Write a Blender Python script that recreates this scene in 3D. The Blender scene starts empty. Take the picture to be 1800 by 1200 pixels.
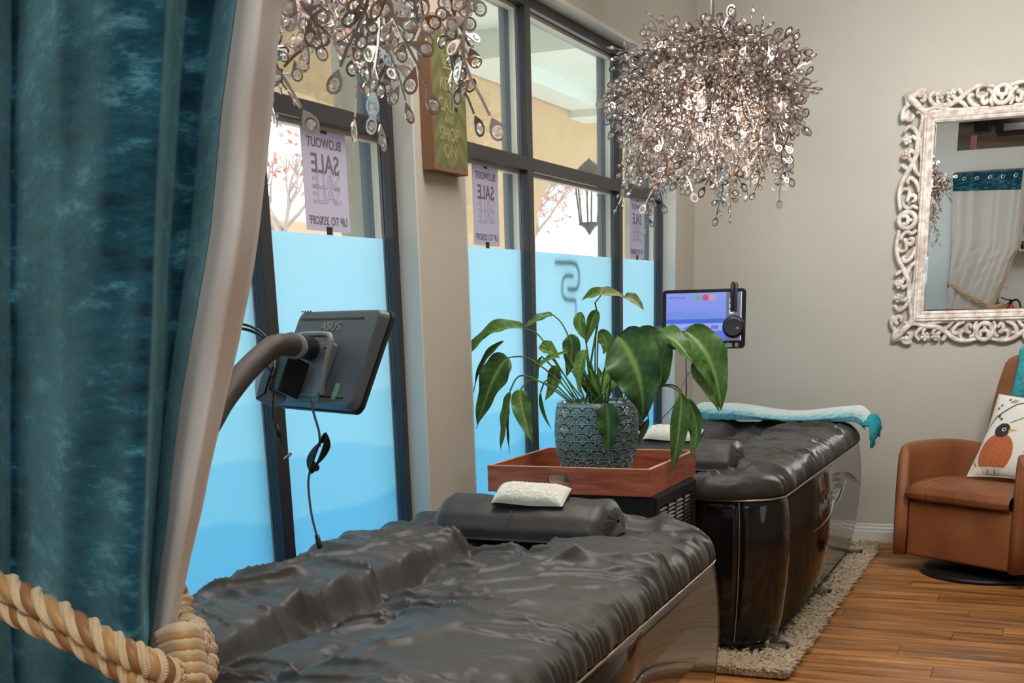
import bpy, math, random
import numpy as np
from mathutils import Vector, Matrix
D = bpy.data
SC = bpy.context.scene
COL = SC.collection
PI = math.pi
random.seed(7)

# ------------------------------------------------------------------ camera
FPX, CXP, CYP = 2121.6, 900.0, 1135.9
YAW, PITCH, ROLL, CAMH = .41899, .27208, .02813, 1.38
def cam_rows():
    cy, sy = math.cos(YAW), math.sin(YAW); cp, sp = math.cos(PITCH), math.sin(PITCH)
    fwd = Vector((-sy*cp, cy*cp, -sp)); right = Vector((cy, sy, 0)); down = fwd.cross(right)
    cr, sr = math.cos(ROLL), math.sin(ROLL)
    return right*cr + down*sr, -right*sr + down*cr, fwd
CR, CD, CF = cam_rows()
camd = D.cameras.new('camera'); cam = D.objects.new('camera', camd); COL.objects.link(cam)
m = Matrix((CR, -CD, -CF)).transposed().to_4x4(); m.translation = Vector((0, 0, CAMH)); cam.matrix_world = m
camd.sensor_fit = 'HORIZONTAL'; camd.sensor_width = 36; camd.lens = FPX/1800*36
camd.shift_x = (900-CXP)/1800; camd.shift_y = (CYP-600)/1800
camd.clip_start = .05; camd.clip_end = 200
SC.camera = cam
def at(px, py, ax, val):
    """point of the room on the plane axis=val that the photograph shows at pixel px,py"""
    d = CR*((px-CXP)/FPX) + CD*((py-CYP)/FPX) + CF
    o = Vector((0, 0, CAMH)); t = (val-o[ax])/d[ax]
    return o + d*t

# ------------------------------------------------------------------ world, sun, lights, exposure
SC.view_settings.view_transform = 'Standard'
try: SC.view_settings.look = 'None'
except Exception: pass
SC.view_settings.gamma = 1; SC.view_settings.use_curve_mapping = False
SC.view_settings.exposure = 0.0
W = D.worlds.new('sky'); SC.world = W; W.use_nodes = True
bg = W.node_tree.nodes['Background']; bg.inputs[0].default_value = (.86, .94, 1, 1); bg.inputs[1].default_value = 3.0
def area(name, loc, target, sx, sy, power, col):
    l = D.lights.new(name, 'AREA'); l.shape = 'RECTANGLE'; l.size = sx; l.size_y = sy; l.energy = power; l.color = col
    o = D.objects.new(name, l); COL.objects.link(o); o.location = loc
    o.rotation_euler = (Vector(target)-Vector(loc)).to_track_quat('-Z', 'Y').to_euler(); return o
sun = D.lights.new('sun', 'SUN'); sun.energy = 5.0; sun.color = (1, .95, .86); sun.angle = .01
so = D.objects.new('sun', sun); COL.objects.link(so); so.rotation_euler = Vector((-.45, -.35, -.9)).to_track_quat('-Z', 'Y').to_euler()
area('room_top_fill', (-1.4, 3.6, 3.3), (-1.3, 3.6, 0), .8, 3.4, 100, (1, .96, .91))  # added fill from above for beds and floor, no ceiling lamp behind it
wash = area('far_wall_fill', (.35, 4.5, 3.25), (-.5, 7.3, 2.05), .8, .5, 30, (.97, .98, 1)); wash.data.spread = math.radians(92)  # fill added to brighten the far wall, stands for no fixture
area('hall_top_fill', (.6, -.9, 2.95), (.3, -.2, 0), 2.2, 1.4, 58, (1, .97, .93))  # unseen fill added over the hall to light velvet and lining
area('right_side_fill', (3.35, 2.9, 1.75), (-.6, 4.2, .6), 1.8, 1.7, 10, (.96, .98, 1))  # added fill from the right, the wall there has no window

# ------------------------------------------------------------------ materials
MATS = {}
def nodes(m): return m.node_tree.nodes, m.node_tree.links
def mat(name, col, rough=.5, metal=0, spec=.5, coat=0, sheen=0, emit=None, es=0, trans=0, ior=1.45):
    if name in MATS: return MATS[name]
    m = D.materials.new(name); m.use_nodes = True; b = m.node_tree.nodes['Principled BSDF']
    b.inputs['Base Color'].default_value = (*col, 1); b.inputs['Roughness'].default_value = rough
    b.inputs['Metallic'].default_value = metal; b.inputs['Specular IOR Level'].default_value = spec
    b.inputs['Coat Weight'].default_value = coat; b.inputs['Coat Roughness'].default_value = .03
    b.inputs['Sheen Weight'].default_value = sheen; b.inputs['Transmission Weight'].default_value = trans
    b.inputs['IOR'].default_value = ior
    if emit: b.inputs['Emission Color'].default_value = (*emit, 1); b.inputs['Emission Strength'].default_value = es
    MATS[name] = m; return m
def bsdf(m): return m.node_tree.nodes['Principled BSDF']
def noisy(m, c1, c2, scale=(1, 1, 1), ns=5, detail=4, p0=.3, p1=.7, bump=0, rand=0, coord='Object', bscale=None, rough=.55, mid=None):
    n, l = nodes(m); b = bsdf(m)
    tc = n.new('ShaderNodeTexCoord'); mp = n.new('ShaderNodeMapping'); mp.inputs['Scale'].default_value = scale
    l.new(tc.outputs[coord], mp.inputs[0])
    src = mp.outputs[0]
    if rand:
        oi = n.new('ShaderNodeObjectInfo'); mu = n.new('ShaderNodeMath'); mu.operation = 'MULTIPLY'; mu.inputs[1].default_value = 37
        l.new(oi.outputs['Random'], mu.inputs[0]); va = n.new('ShaderNodeVectorMath'); va.operation = 'ADD'
        l.new(src, va.inputs[0]); l.new(mu.outputs[0], va.inputs[1]); src = va.outputs[0]
    tx = n.new('ShaderNodeTexNoise'); tx.inputs['Scale'].default_value = ns; tx.inputs['Detail'].default_value = detail
    tx.inputs['Roughness'].default_value = rough
    l.new(src, tx.inputs[0])
    cr = n.new('ShaderNodeValToRGB'); cr.color_ramp.elements[0].position = p0; cr.color_ramp.elements[1].position = p1
    cr.color_ramp.elements[0].color = (*c1, 1); cr.color_ramp.elements[1].color = (*c2, 1)
    if mid:
        e = cr.color_ramp.elements.new((p0+p1)/2); e.color = (*mid, 1)
    l.new(tx.outputs[0], cr.inputs[0]); out = cr.outputs[0]
    if rand:
        hs = n.new('ShaderNodeHueSaturation'); mr = n.new('ShaderNodeMapRange'); mr.inputs[3].default_value = 1-rand; mr.inputs[4].default_value = 1+rand
        l.new(oi.outputs['Random'], mr.inputs[0]); l.new(mr.outputs[0], hs.inputs['Value']); l.new(out, hs.inputs['Color']); out = hs.outputs[0]
    l.new(out, b.inputs['Base Color'])
    if bump:
        bp = n.new('ShaderNodeBump'); bp.inputs['Strength'].default_value = bump; bp.inputs['Distance'].default_value = .01
        if bscale:
            t2 = n.new('ShaderNodeTexNoise'); t2.inputs['Scale'].default_value = bscale; l.new(src, t2.inputs[0]); l.new(t2.outputs[0], bp.inputs['Height'])
        else: l.new(tx.outputs[0], bp.inputs['Height'])
        l.new(bp.outputs[0], b.inputs['Normal'])
    return m
def attr_mat(name, rough=.6, spec=.3, emit=0, sheen=0, coat=0, bump=0):
    if name in MATS: return MATS[name]
    m = mat(name, (1, 1, 1), rough, 0, spec, coat, sheen); n, l = nodes(m)
    a = n.new('ShaderNodeVertexColor'); a.layer_name = 'Col'
    l.new(a.outputs[0], bsdf(m).inputs['Base Color'])
    if emit:
        bsdf(m).inputs['Base Color'].default_value = (.02, .02, .02, 1)
        for k in list(bsdf(m).inputs['Base Color'].links): l.remove(k)
        l.new(a.outputs[0], bsdf(m).inputs['Emission Color']); bsdf(m).inputs['Emission Strength'].default_value = emit
    if bump:
        tc = n.new('ShaderNodeTexCoord'); t2 = n.new('ShaderNodeTexNoise'); t2.inputs['Scale'].default_value = bump
        bp = n.new('ShaderNodeBump'); bp.inputs['Strength'].default_value = .15; bp.inputs['Distance'].default_value = .004
        l.new(tc.outputs['Object'], t2.inputs[0]); l.new(t2.outputs[0], bp.inputs['Height']); l.new(bp.outputs[0], bsdf(m).inputs['Normal'])
    return m
def srgb(r, g, b):
    f = lambda c: (c/255/12.92) if c/255 <= .04045 else ((c/255+.055)/1.055)**2.4
    return (f(r), f(g), f(b))

M = dict(
 wall=noisy(mat('greige_wall_paint', (.5, .46, .38), .7, spec=.25), srgb(184, 177, 163), srgb(194, 188, 175), ns=1.5, p0=.2, p1=.8, bump=.05, bscale=60),
 wall_pale=mat('pale_wall_paint', srgb(228, 234, 234), .7, spec=.25),
 white_trim=mat('white_trim_paint', srgb(214, 210, 200), .45),
 reveal=mat('reveal_paint', srgb(205, 206, 200), .5),
 dark_ceiling=mat('charcoal_ceiling_paint', (.035, .033, .033), .9),
 frame_dark=mat('bronze_window_aluminium', srgb(62, 62, 66), .32, .45),
 frame_side=mat('grey_window_aluminium', srgb(96, 106, 120), .35, .15),
 chrome=mat('chrome', (.8, .8, .82), .12, 1),
 steel=mat('brushed_steel', (.62, .6, .57), .28, 1),
 black=mat('black_plastic', (.012, .012, .013), .4),
 blackmatte=mat('matte_black_laminate', (.01, .01, .012), .55),
 gloss=mat('glossy_black_shell', (.008, .007, .007), .10, spec=.45, coat=.25),
 gloss_side=mat('black_shell_floor_tint', (.022, .014, .010), .12, spec=.45, coat=.3),  # black shell, brown reflection of the floor put into the base colour
 grey_plastic=mat('grey_monitor_plastic', srgb(96, 102, 112), .42),
 mid_plastic=mat('silver_grey_plastic', srgb(140, 150, 164), .4),
 arm=mat('brown_black_arm_paint', srgb(66, 58, 54), .5),
 leather=noisy(mat('tan_leather', (.3, .12, .05), .42, spec=.45), srgb(126, 76, 44), srgb(150, 94, 58), ns=6, bump=.25, bscale=220),
 lining=mat('grey_blackout_lining', srgb(212, 210, 207), .6, sheen=.2),
 poster=None, stucco=noisy(mat('tan_stucco', (.5, .35, .18), .9), srgb(196, 160, 118), srgb(206, 170, 128), ns=3, bump=.2, bscale=90),
 soffit=mat('white_soffit_paint', srgb(214, 220, 212), .8),
 concrete=mat('pale_concrete', srgb(232, 242, 234), .9),
 pavement=mat('pale_pavement', (.62, .6, .57), .9),
 tape=mat('black_tape', (.02, .02, .022), .5),
 soil=mat('potting_soil', (.05, .03, .018), .95),
 white_paint=mat('white_paint', (.75, .75, .74), .5),
 red=mat('red_enamel', srgb(190, 24, 40), .3),
 whiteface=mat('white_print', (.72, .74, .74), .6),
 gold_rope=None)
M['rug'] = noisy(mat('cream_shag', (.4, .33, .25), .95, sheen=.3), srgb(176, 154, 126), srgb(214, 196, 168), ns=30)
M['plank'] = noisy(mat('brown_vinyl_wood', (.2, .1, .05), .48, spec=.25), srgb(104, 62, 32), srgb(214, 156, 96), scale=(1.0, 11, 1), ns=2.6, detail=7, p0=.28, p1=.74, bump=.10, rand=.30, mid=srgb(176, 120, 68))
M['cherry'] = noisy(mat('red_cherry_wood', (.3, .1, .06), .38, spec=.4), srgb(136, 68, 46), srgb(192, 112, 82), scale=(3, 3, 26), ns=2, detail=6, bump=.05)
M['cherry_in'] = noisy(mat('honey_wood', (.3, .15, .08), .4), srgb(120, 78, 44), srgb(166, 116, 72), scale=(4, 22, 4), ns=2, detail=6)
M['cherry_edge'] = mat('bare_wood_edge', srgb(206, 162, 132), .5)
M['cover'] = noisy(mat('black_nylon_cover', (.02, .018, .017), .46, spec=.5, sheen=.1), (.026, .022, .020), (.040, .035, .032), ns=3, bump=.12, bscale=38)
M['cover_rear'] = M['cover']
M['carved'] = noisy(mat('whitewashed_carved_wood', (.6, .5, .45), .65), srgb(198, 176, 162), srgb(236, 228, 216), ns=26, detail=5, p0=.35, p1=.6, bump=.2)
M['mirror'] = mat('mirror_silver', (.93, .96, .96), .0, 1)
M['velvet'] = noisy(mat('teal_crushed_velvet', (.02, .1, .14), .7, spec=.2, sheen=.6), srgb(2, 38, 60), srgb(104, 172, 190), scale=(2.4, 2.4, 7), ns=7, detail=10, p0=.37, p1=.70, bump=.3, rough=.72, mid=srgb(24, 86, 108))
bsdf(M['velvet']).inputs['Sheen Tint'].default_value = (.4, .85, .95, 1)
M['throw'] = noisy(mat('turquoise_wool', (.3, .6, .6), .95, sheen=.4), srgb(120, 196, 200), srgb(214, 232, 226), ns=60, detail=3, p0=.3, p1=.75, bump=.6)
M['fringe'] = mat('deep_turquoise_wool', srgb(40, 150, 160), .9)
M['teal_throw'] = noisy(mat('teal_knit', (.05, .3, .3), .95), srgb(40, 120, 126), srgb(70, 160, 164), ns=80, bump=.4)
M['eye'] = noisy(mat('cream_minky', (.7, .68, .6), .9, sheen=.3), srgb(206, 204, 190), srgb(232, 230, 218), ns=8)
M['cord_cream'] = mat('cream_cord', srgb(222, 198, 158), .7, sheen=.3)
M['cord_gold'] = mat('gold_satin_cord', srgb(196, 152, 98), .42, sheen=.3)
M['cord_brown'] = mat('brown_satin_cord', srgb(164, 116, 78), .42)
M['bulb'] = mat('lit_bulb_glass', (1, .85, .6), .3, emit=(1, .78, .48), es=26)
M['petiole'] = mat('green_petiole', srgb(76, 104, 52), .45)
M['twig'] = mat('chrome_twig', (.62, .55, .52), .20, 1)
M['twig_dark'] = mat('shaded_chrome_twig', (.42, .37, .36), .22, 1)  # same chrome, darkness of silhouetted twigs put into the colour
def glassy(name, tint, gl, tr, rough=.02):
    m = D.materials.new(name); m.use_nodes = True; n, l = nodes(m); n.remove(bsdf(m))
    o = n['Material Output']; t = n.new('ShaderNodeBsdfTransparent'); t.inputs[0].default_value = (*tint, 1)
    g = n.new('ShaderNodeBsdfGlossy'); g.inputs['Roughness'].default_value = rough; g.inputs[0].default_value = (1, 1, 1, 1)
    lw = n.new('ShaderNodeFresnel'); geo = n.new('ShaderNodeNewGeometry'); io = n.new('ShaderNodeMapRange')
    io.inputs[3].default_value = gl; io.inputs[4].default_value = 1/gl      # same reflectance from both faces of the sheet
    l.new(geo.outputs['Backfacing'], io.inputs[0]); l.new(io.outputs[0], lw.inputs[0])
    mx = n.new('ShaderNodeMixShader'); ad = n.new('ShaderNodeMath'); ad.operation = 'ADD'; ad.inputs[1].default_value = tr; ad.use_clamp = True
    l.new(lw.outputs[0], ad.inputs[0]); l.new(ad.outputs[0], mx.inputs[0]); l.new(t.outputs[0], mx.inputs[1]); l.new(g.outputs[0], mx.inputs[2]); l.new(mx.outputs[0], o.inputs[0])
    MATS[name] = m; return m
M['glass'] = glassy('window_glass', (.93, .97, .96), 1.5, .0, 0)
M['crystal'] = glassy('faceted_crystal', (.97, .95, .94), 1.6, .34, .03)
def frost(m, k):
    n, l = nodes(m); o = n['Material Output']; src = o.inputs[0].links[0].from_socket
    d = n.new('ShaderNodeBsdfDiffuse'); d.inputs[0].default_value = (.95, .92, .90, 1); t = n.new('ShaderNodeBsdfTranslucent'); t.inputs[0].default_value = (.95, .90, .86, 1)
    a = n.new('ShaderNodeMixShader'); b = n.new('ShaderNodeMixShader'); b.inputs[0].default_value = k
    l.new(d.outputs[0], a.inputs[1]); l.new(t.outputs[0], a.inputs[2]); l.new(src, b.inputs[1]); l.new(a.outputs[0], b.inputs[2]); l.new(b.outputs[0], o.inputs[0])
frost(M['crystal'], .16)
def film_mat():
    m = D.materials.new('frosted_window_film'); m.use_nodes = True; n, l = nodes(m); n.remove(bsdf(m)); o = n['Material Output']
    a = n.new('ShaderNodeVertexColor'); a.layer_name = 'Col'
    t = n.new('ShaderNodeBsdfTranslucent'); d = n.new('ShaderNodeBsdfDiffuse'); mx = n.new('ShaderNodeMixShader'); mx.inputs[0].default_value = .22
    l.new(a.outputs[0], t.inputs[0]); l.new(a.outputs[0], d.inputs[0]); l.new(t.outputs[0], mx.inputs[1]); l.new(d.outputs[0], mx.inputs[2]); l.new(mx.outputs[0], o.inputs[0])
    return m
M['film'] = film_mat()
def paper_mat():
    m = D.materials.new('thin_sale_paper'); m.use_nodes = True; n, l = nodes(m); n.remove(bsdf(m)); o = n['Material Output']
    t = n.new('ShaderNodeBsdfTranslucent'); t.inputs[0].default_value = (.60, .57, .68, 1)
    d = n.new('ShaderNodeBsdfDiffuse'); d.inputs[0].default_value = (.78, .75, .84, 1); mx = n.new('ShaderNodeMixShader'); mx.inputs[0].default_value = .5
    l.new(t.outputs[0], mx.inputs[1]); l.new(d.outputs[0], mx.inputs[2]); l.new(mx.outputs[0], o.inputs[0]); return m
M['paper'] = paper_mat()
M['print'] = mat('grey_show_through_print', srgb(120, 108, 122), .8)
M['print_light'] = mat('pale_show_through_print', srgb(150, 142, 162), .8)

# ------------------------------------------------------------------ mesh helpers
OFF = {}
class MB:
    def __init__(s): s.v = []; s.f = []; s.m = []
    def add(s, vs, fs, mi=0):
        b = len(s.v); s.v += [tuple(v) for v in vs]; s.f += [tuple(i+b for i in f) for f in fs]; s.m += [mi]*len(fs); return s
    def box(s, x0, x1, y0, y1, z0, z1, mi=0):
        v = [(x, y, z) for x in (x0, x1) for y in (y0, y1) for z in (z0, z1)]
        return s.add(v, [(0, 1, 3, 2), (4, 6, 7, 5), (0, 4, 5, 1), (2, 3, 7, 6), (0, 2, 6, 4), (1, 5, 7, 3)], mi)
    def obox(s, c, ax, half, mi=0):
        ax = [Vector(a).normalized() for a in ax]; c = Vector(c)
        v = [c+ax[0]*(i*half[0])+ax[1]*(j*half[1])+ax[2]*(k*half[2]) for i in (-1, 1) for j in (-1, 1) for k in (-1, 1)]
        return s.add(v, [(0, 1, 3, 2), (4, 6, 7, 5), (0, 4, 5, 1), (2, 3, 7, 6), (0, 2, 6, 4), (1, 5, 7, 3)], mi)
    def tube(s, pts, r, n=8, closed=False, mi=0, flat=None, cap=True):
        P = [Vector(p) for p in pts]; k = len(P)
        R = r if isinstance(r, (list, tuple)) else [r]*k
        T = []
        for i in range(k):
            a = P[(i-1) % k] if (closed or i > 0) else P[i]; b = P[(i+1) % k] if (closed or i < k-1) else P[i]
            t = (b-a); T.append(t.normalized() if t.length > 1e-9 else Vector((0, 0, 1)))
        if flat: nrm = Vector(flat)
        else:
            nrm = T[0].orthogonal()
        vs = []
        for i in range(k):
            nrm = (nrm - T[i]*nrm.dot(T[i]))
            if nrm.length < 1e-6: nrm = T[i].orthogonal()
            nrm.normalize(); bi = T[i].cross(nrm)
            sx = .6 if flat else 1
            for j in range(n):
                a = 2*PI*j/n; vs.append(P[i]+nrm*(math.cos(a)*R[i]*sx)+bi*(math.sin(a)*R[i]))
            if flat: nrm = Vector(flat)
        fs = []
        for i in range(k if closed else k-1):
            i2 = (i+1) % k
            for j in range(n): fs.append((i*n+j, i*n+(j+1) % n, i2*n+(j+1) % n, i2*n+j))
        if cap and not closed: fs += [tuple(range(n-1, -1, -1)), tuple((k-1)*n+j for j in range(n))]
        return s.add(vs, fs, mi)
    def lathe(s, prof, c=(0, 0, 0), n=24, mi=0, axis=None):
        c = Vector(c); ax = Vector(axis or (0, 0, 1)).normalized(); u = ax.orthogonal().normalized(); w = ax.cross(u)
        vs = []
        for r, z in prof:
            for j in range(n):
                a = 2*PI*j/n; vs.append(c+u*(r*math.cos(a))+w*(r*math.sin(a))+ax*z)
        fs = [(i*n+j, i*n+(j+1) % n, (i+1)*n+(j+1) % n, (i+1)*n+j) for i in range(len(prof)-1) for j in range(n)]
        if prof[0][0] > 1e-6: fs.append(tuple(range(n-1, -1, -1)))
        if prof[-1][0] > 1e-6: fs.append(tuple((len(prof)-1)*n+j for j in range(n)))
        return s.add(vs, fs, mi)
    def grid(s, fn, nu, nv, closed_u=False, mi=0):
        vs = [fn(i/(nu if closed_u else nu-1), j/(nv-1)) for i in range(nu) for j in range(nv)]
        fs = []
        for i in range(nu if closed_u else nu-1):
            i2 = (i+1) % nu
            for j in range(nv-1): fs.append((i*nv+j, i2*nv+j, i2*nv+j+1, i*nv+j+1))
        return s.add(vs, fs, mi)
    def prism(s, poly, o, ux, uy, h, mi=0):
        o, ux, uy = Vector(o), Vector(ux), Vector(uy); nz = ux.cross(uy).normalized(); k = len(poly)
        a = [o+ux*p[0]+uy*p[1] for p in poly]; b = [p+nz*h for p in a]
        fs = [tuple(range(k-1, -1, -1)), tuple(range(k, 2*k))]+[(i, (i+1) % k, k+(i+1) % k, k+i) for i in range(k)]
        return s.add(a+b, fs, mi)
    def build(s, name, mats, parent=None, smooth=False, local=False, bevel=0, col=None, kind=None, label=None):
        off = Vector((0, 0, 0)) if (local or parent is None) else OFF.get(parent.name, Vector((0, 0, 0)))
        me = D.meshes.new(name); me.from_pydata([tuple(Vector(v)-off) for v in s.v], [], s.f)
        for mm in (mats if isinstance(mats, (list, tuple)) else [mats]): me.materials.append(mm)
        if any(s.m): me.polygons.foreach_set('material_index', s.m)
        if col is not None:
            ca = me.color_attributes.new('Col', 'FLOAT_COLOR', 'POINT')
            ca.data.foreach_set('color', np.array([(c[0], c[1], c[2], 1) for c in col], dtype=np.float32).ravel())
        if smooth: me.polygons.foreach_set('use_smooth', [True]*len(me.polygons))
        me.validate(); me.update()
        o = D.objects.new(name, me); COL.objects.link(o)
        if parent: o.parent = parent; OFF[o.name] = off
        if bevel:
            b = o.modifiers.new('bevel', 'BEVEL'); b.width = bevel; b.segments = 2; b.limit_method = 'ANGLE'; b.angle_limit = .6
        if kind: o['kind'] = kind
        if label: o['label'] = label
        return o
def tag(o, label, cat, group=None, kind=None):
    o['label'] = label; o['category'] = cat
    if group: o['group'] = group
    if kind: o['kind'] = kind
    return o
def thing(name, loc, label, cat, rz=0, group=None):
    o = D.objects.new(name, None); COL.objects.link(o); o.location = loc; o.rotation_euler = (0, 0, rz); o.empty_display_size = .1
    OFF[o.name] = Vector(loc)
    if label: tag(o, label, cat, group)
    return o
def struct(name, loc=(0, 0, 0)):
    o = D.objects.new(name, None); COL.objects.link(o); o.location = loc; o['kind'] = 'structure'; OFF[o.name] = Vector(loc); return o
def copy_tree(o, parent=None):
    c = o.copy(); COL.objects.link(c); c.parent = parent
    for ch in list(o.children): copy_tree(ch, c)
    return c
def bez(a, b, c, n):
    a, b, c = Vector(a), Vector(b), Vector(c)
    return [a*(1-t)**2+b*(2*t*(1-t))+c*t*t for t in [i/(n-1) for i in range(n)]]
def spline(pts, n):
    P = [Vector(p) for p in pts]; out = []
    for i in range(len(P)-1):
        p0 = P[max(i-1, 0)]; p1 = P[i]; p2 = P[i+1]; p3 = P[min(i+2, len(P)-1)]
        for k in range(n):
            t = k/n; out.append(.5*((2*p1)+(p2-p0)*t+(2*p0-5*p1+4*p2-p3)*t*t+(3*p1-p0-3*p2+p3)*t**3))
    return out+[P[-1]]
def rrect(w, h, r, n=5):
    o = []
    for cx, cy, a0 in ((w/2-r, h/2-r, 0), (-w/2+r, h/2-r, 90), (-w/2+r, -h/2+r, 180), (w/2-r, -h/2+r, 270)):
        for i in range(n+1):
            a = math.radians(a0+90*i/n); o.append((cx+r*math.cos(a), cy+r*math.sin(a)))
    return o
def text(body, size, o, ux, uy, mats, name, parent, outline=0, extrude=.0006, align='CENTER', sx=1.0, local=False, label=None, bold=0):
    cu = D.curves.new('lettering', 'FONT'); cu.body = body; cu.size = size; cu.align_x = align; cu.align_y = 'CENTER'
    cu.resolution_u = 3
    if outline: cu.fill_mode = 'NONE'; cu.bevel_depth = outline; cu.bevel_resolution = 0
    else: cu.extrude = extrude; cu.offset = bold
    t = D.objects.new('lettering', cu); COL.objects.link(t)
    me = D.meshes.new_from_object(t.evaluated_get(bpy.context.evaluated_depsgraph_get()))
    COL.objects.unlink(t); D.objects.remove(t); D.curves.remove(cu)
    o, ux, uy = Vector(o), Vector(ux), Vector(uy); uz = ux.cross(uy)
    mb = MB(); mb.add([o+ux*(v.co.x*sx)+uy*v.co.y+uz*v.co.z for v in me.vertices], [tuple(p.vertices) for p in me.polygons])
    D.meshes.remove(me)
    return mb.build(name, mats, parent, local=local, label=label)

#@@STRUCTURE
# ================================================================== setting
XW, XG, YF = -2.0, -2.12, 7.296
CEIL = 3.4
fl = MB().box(-2.3, 3.5, -2.7, YF+.1, -.08, -.012).build('floor', mat('floor_underlay', srgb(70, 48, 34), .8)); fl['kind'] = 'structure'
OFF['floor'] = Vector((0, 0, 0))
PW, PL, PT = .14, 1.22, .012
pm = {}
def plank(x0, x1, y0):
    L = round(x1-x0, 3)
    if L not in pm:
        g = .0022
        pm[L] = MB().box(0, L-g, 0, PW-g, -.012, 0).build('plank', M['plank'], fl, local=True); o = pm[L]
    else:
        o = pm[L].copy(); COL.objects.link(o)
    o.location = (x0, y0, 0)
rng = random.Random(3)
y = 3.22; r = 0
# visible stretch of floor in single planks
while y < YF-.03:
    offx = ((r*.437) % 1)*PL
    if abs(y-5.18) < .08: offx = (-.297+2.0) % PL
    x = -2.0-PL+offx
    while x < 1.7:
        a, b = max(x, -2.0), min(x+PL, 1.7)
        if b-a > .03: plank(a, b, y)
        x += PL
    y += PW; r += 1
rest = MB()
yy = -2.6
while yy < 3.2:
    rest.box(-2.0, 3.5, yy, min(yy+PW-.002, 3.218), -.012, 0); yy += PW
rest.box(1.702, 3.5, 3.22, YF, -.012, 0)
rest.build('plank_field', M['plank'], fl, kind='stuff')
w = MB().box(-2.3, 3.5, YF, YF+.15, 0, CEIL).build('wall_far', M['wall']); w['kind'] = 'structure'
w = MB().box(3.5, 3.65, -2.7, YF+.15, 0, CEIL).build('wall_right', M['wall']); w['kind'] = 'structure'
w = MB().box(-2.3, 3.5, -2.85, -2.7, 0, CEIL).build('wall_back', M['wall_pale']); w['kind'] = 'structure'
w = MB().box(-2.6, 3.65, -2.85, .60, CEIL, CEIL+.15).build('ceiling', M['dark_ceiling']); w['kind'] = 'structure'
w = MB().box(-2.6, 3.65, .60, YF+.15, CEIL, CEIL+.15).build('ceiling', mat('white_ceiling_paint', srgb(228, 224, 216), .8)); w['kind'] = 'structure'
Y1R, Y2L, Y2R, ZH, Z0 = 3.813, 4.183, 6.905, 2.60, .10
lw = MB()
lw.box(-2.3, XW, Y1R, Y2L, 0, CEIL)                 # pillar between the windows
lw.box(-2.3, XW, Y2R, YF, 0, CEIL)
lw.box(-2.3, XW, -2.7, .62, 0, CEIL)
for a, b in ((.62, Y1R), (Y2L, Y2R)):
    lw.box(-2.3, XW, a, b, ZH+.02, CEIL); lw.box(-2.3, XW, a, b, 0, Z0-.02)
w = lw.build('wall_left', M['wall']); w['kind'] = 'structure'
# pale reveals and header trim around the openings
tr = MB()
for a, b in ((.62, Y1R), (Y2L, Y2R)):
    tr.box(-2.14, XW+.001, a, b, ZH, ZH+.019)
tr.box(-2.14, XW+.001, Y1R-.012, Y1R-.001, Z0, ZH+.019); tr.box(-2.14, XW+.001, Y2R-.012, Y2R-.001, Z0, ZH+.019)
tr.box(-2.14, XW+.001, Y2L+.001, Y2L+.012, Z0, ZH+.019)
w = tr.build('trim_1', M['reveal']); w['kind'] = 'structure'
# partition with the doorway the photograph looks through
pw = MB().box(-2.0, -1.085, .60, .72, 0, CEIL).box(-1.085, 3.5, .60, .72, 2.46, 2.66).build('wall_near', M['wall_pale']); pw['kind'] = 'structure'
bb = MB()
prof = [(0, 0), (.016, 0), (.016, .062), (.012, .068), (.012, .082), (.007, .090), (.007, .104), (.002, .108), (0, .108)]
bb.prism([(a, b) for a, b in prof], (-2.0, YF-.0005, 0), (0, -1, 0), (0, 0, 1), 5.5)
w = bb.build('baseboard_far', M['white_trim']); w['kind'] = 'structure'
# fix direction: prism extrudes along ux x uy = -x ; shift into the room
for v in w.data.vertices: v.co.x += 5.5
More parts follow.
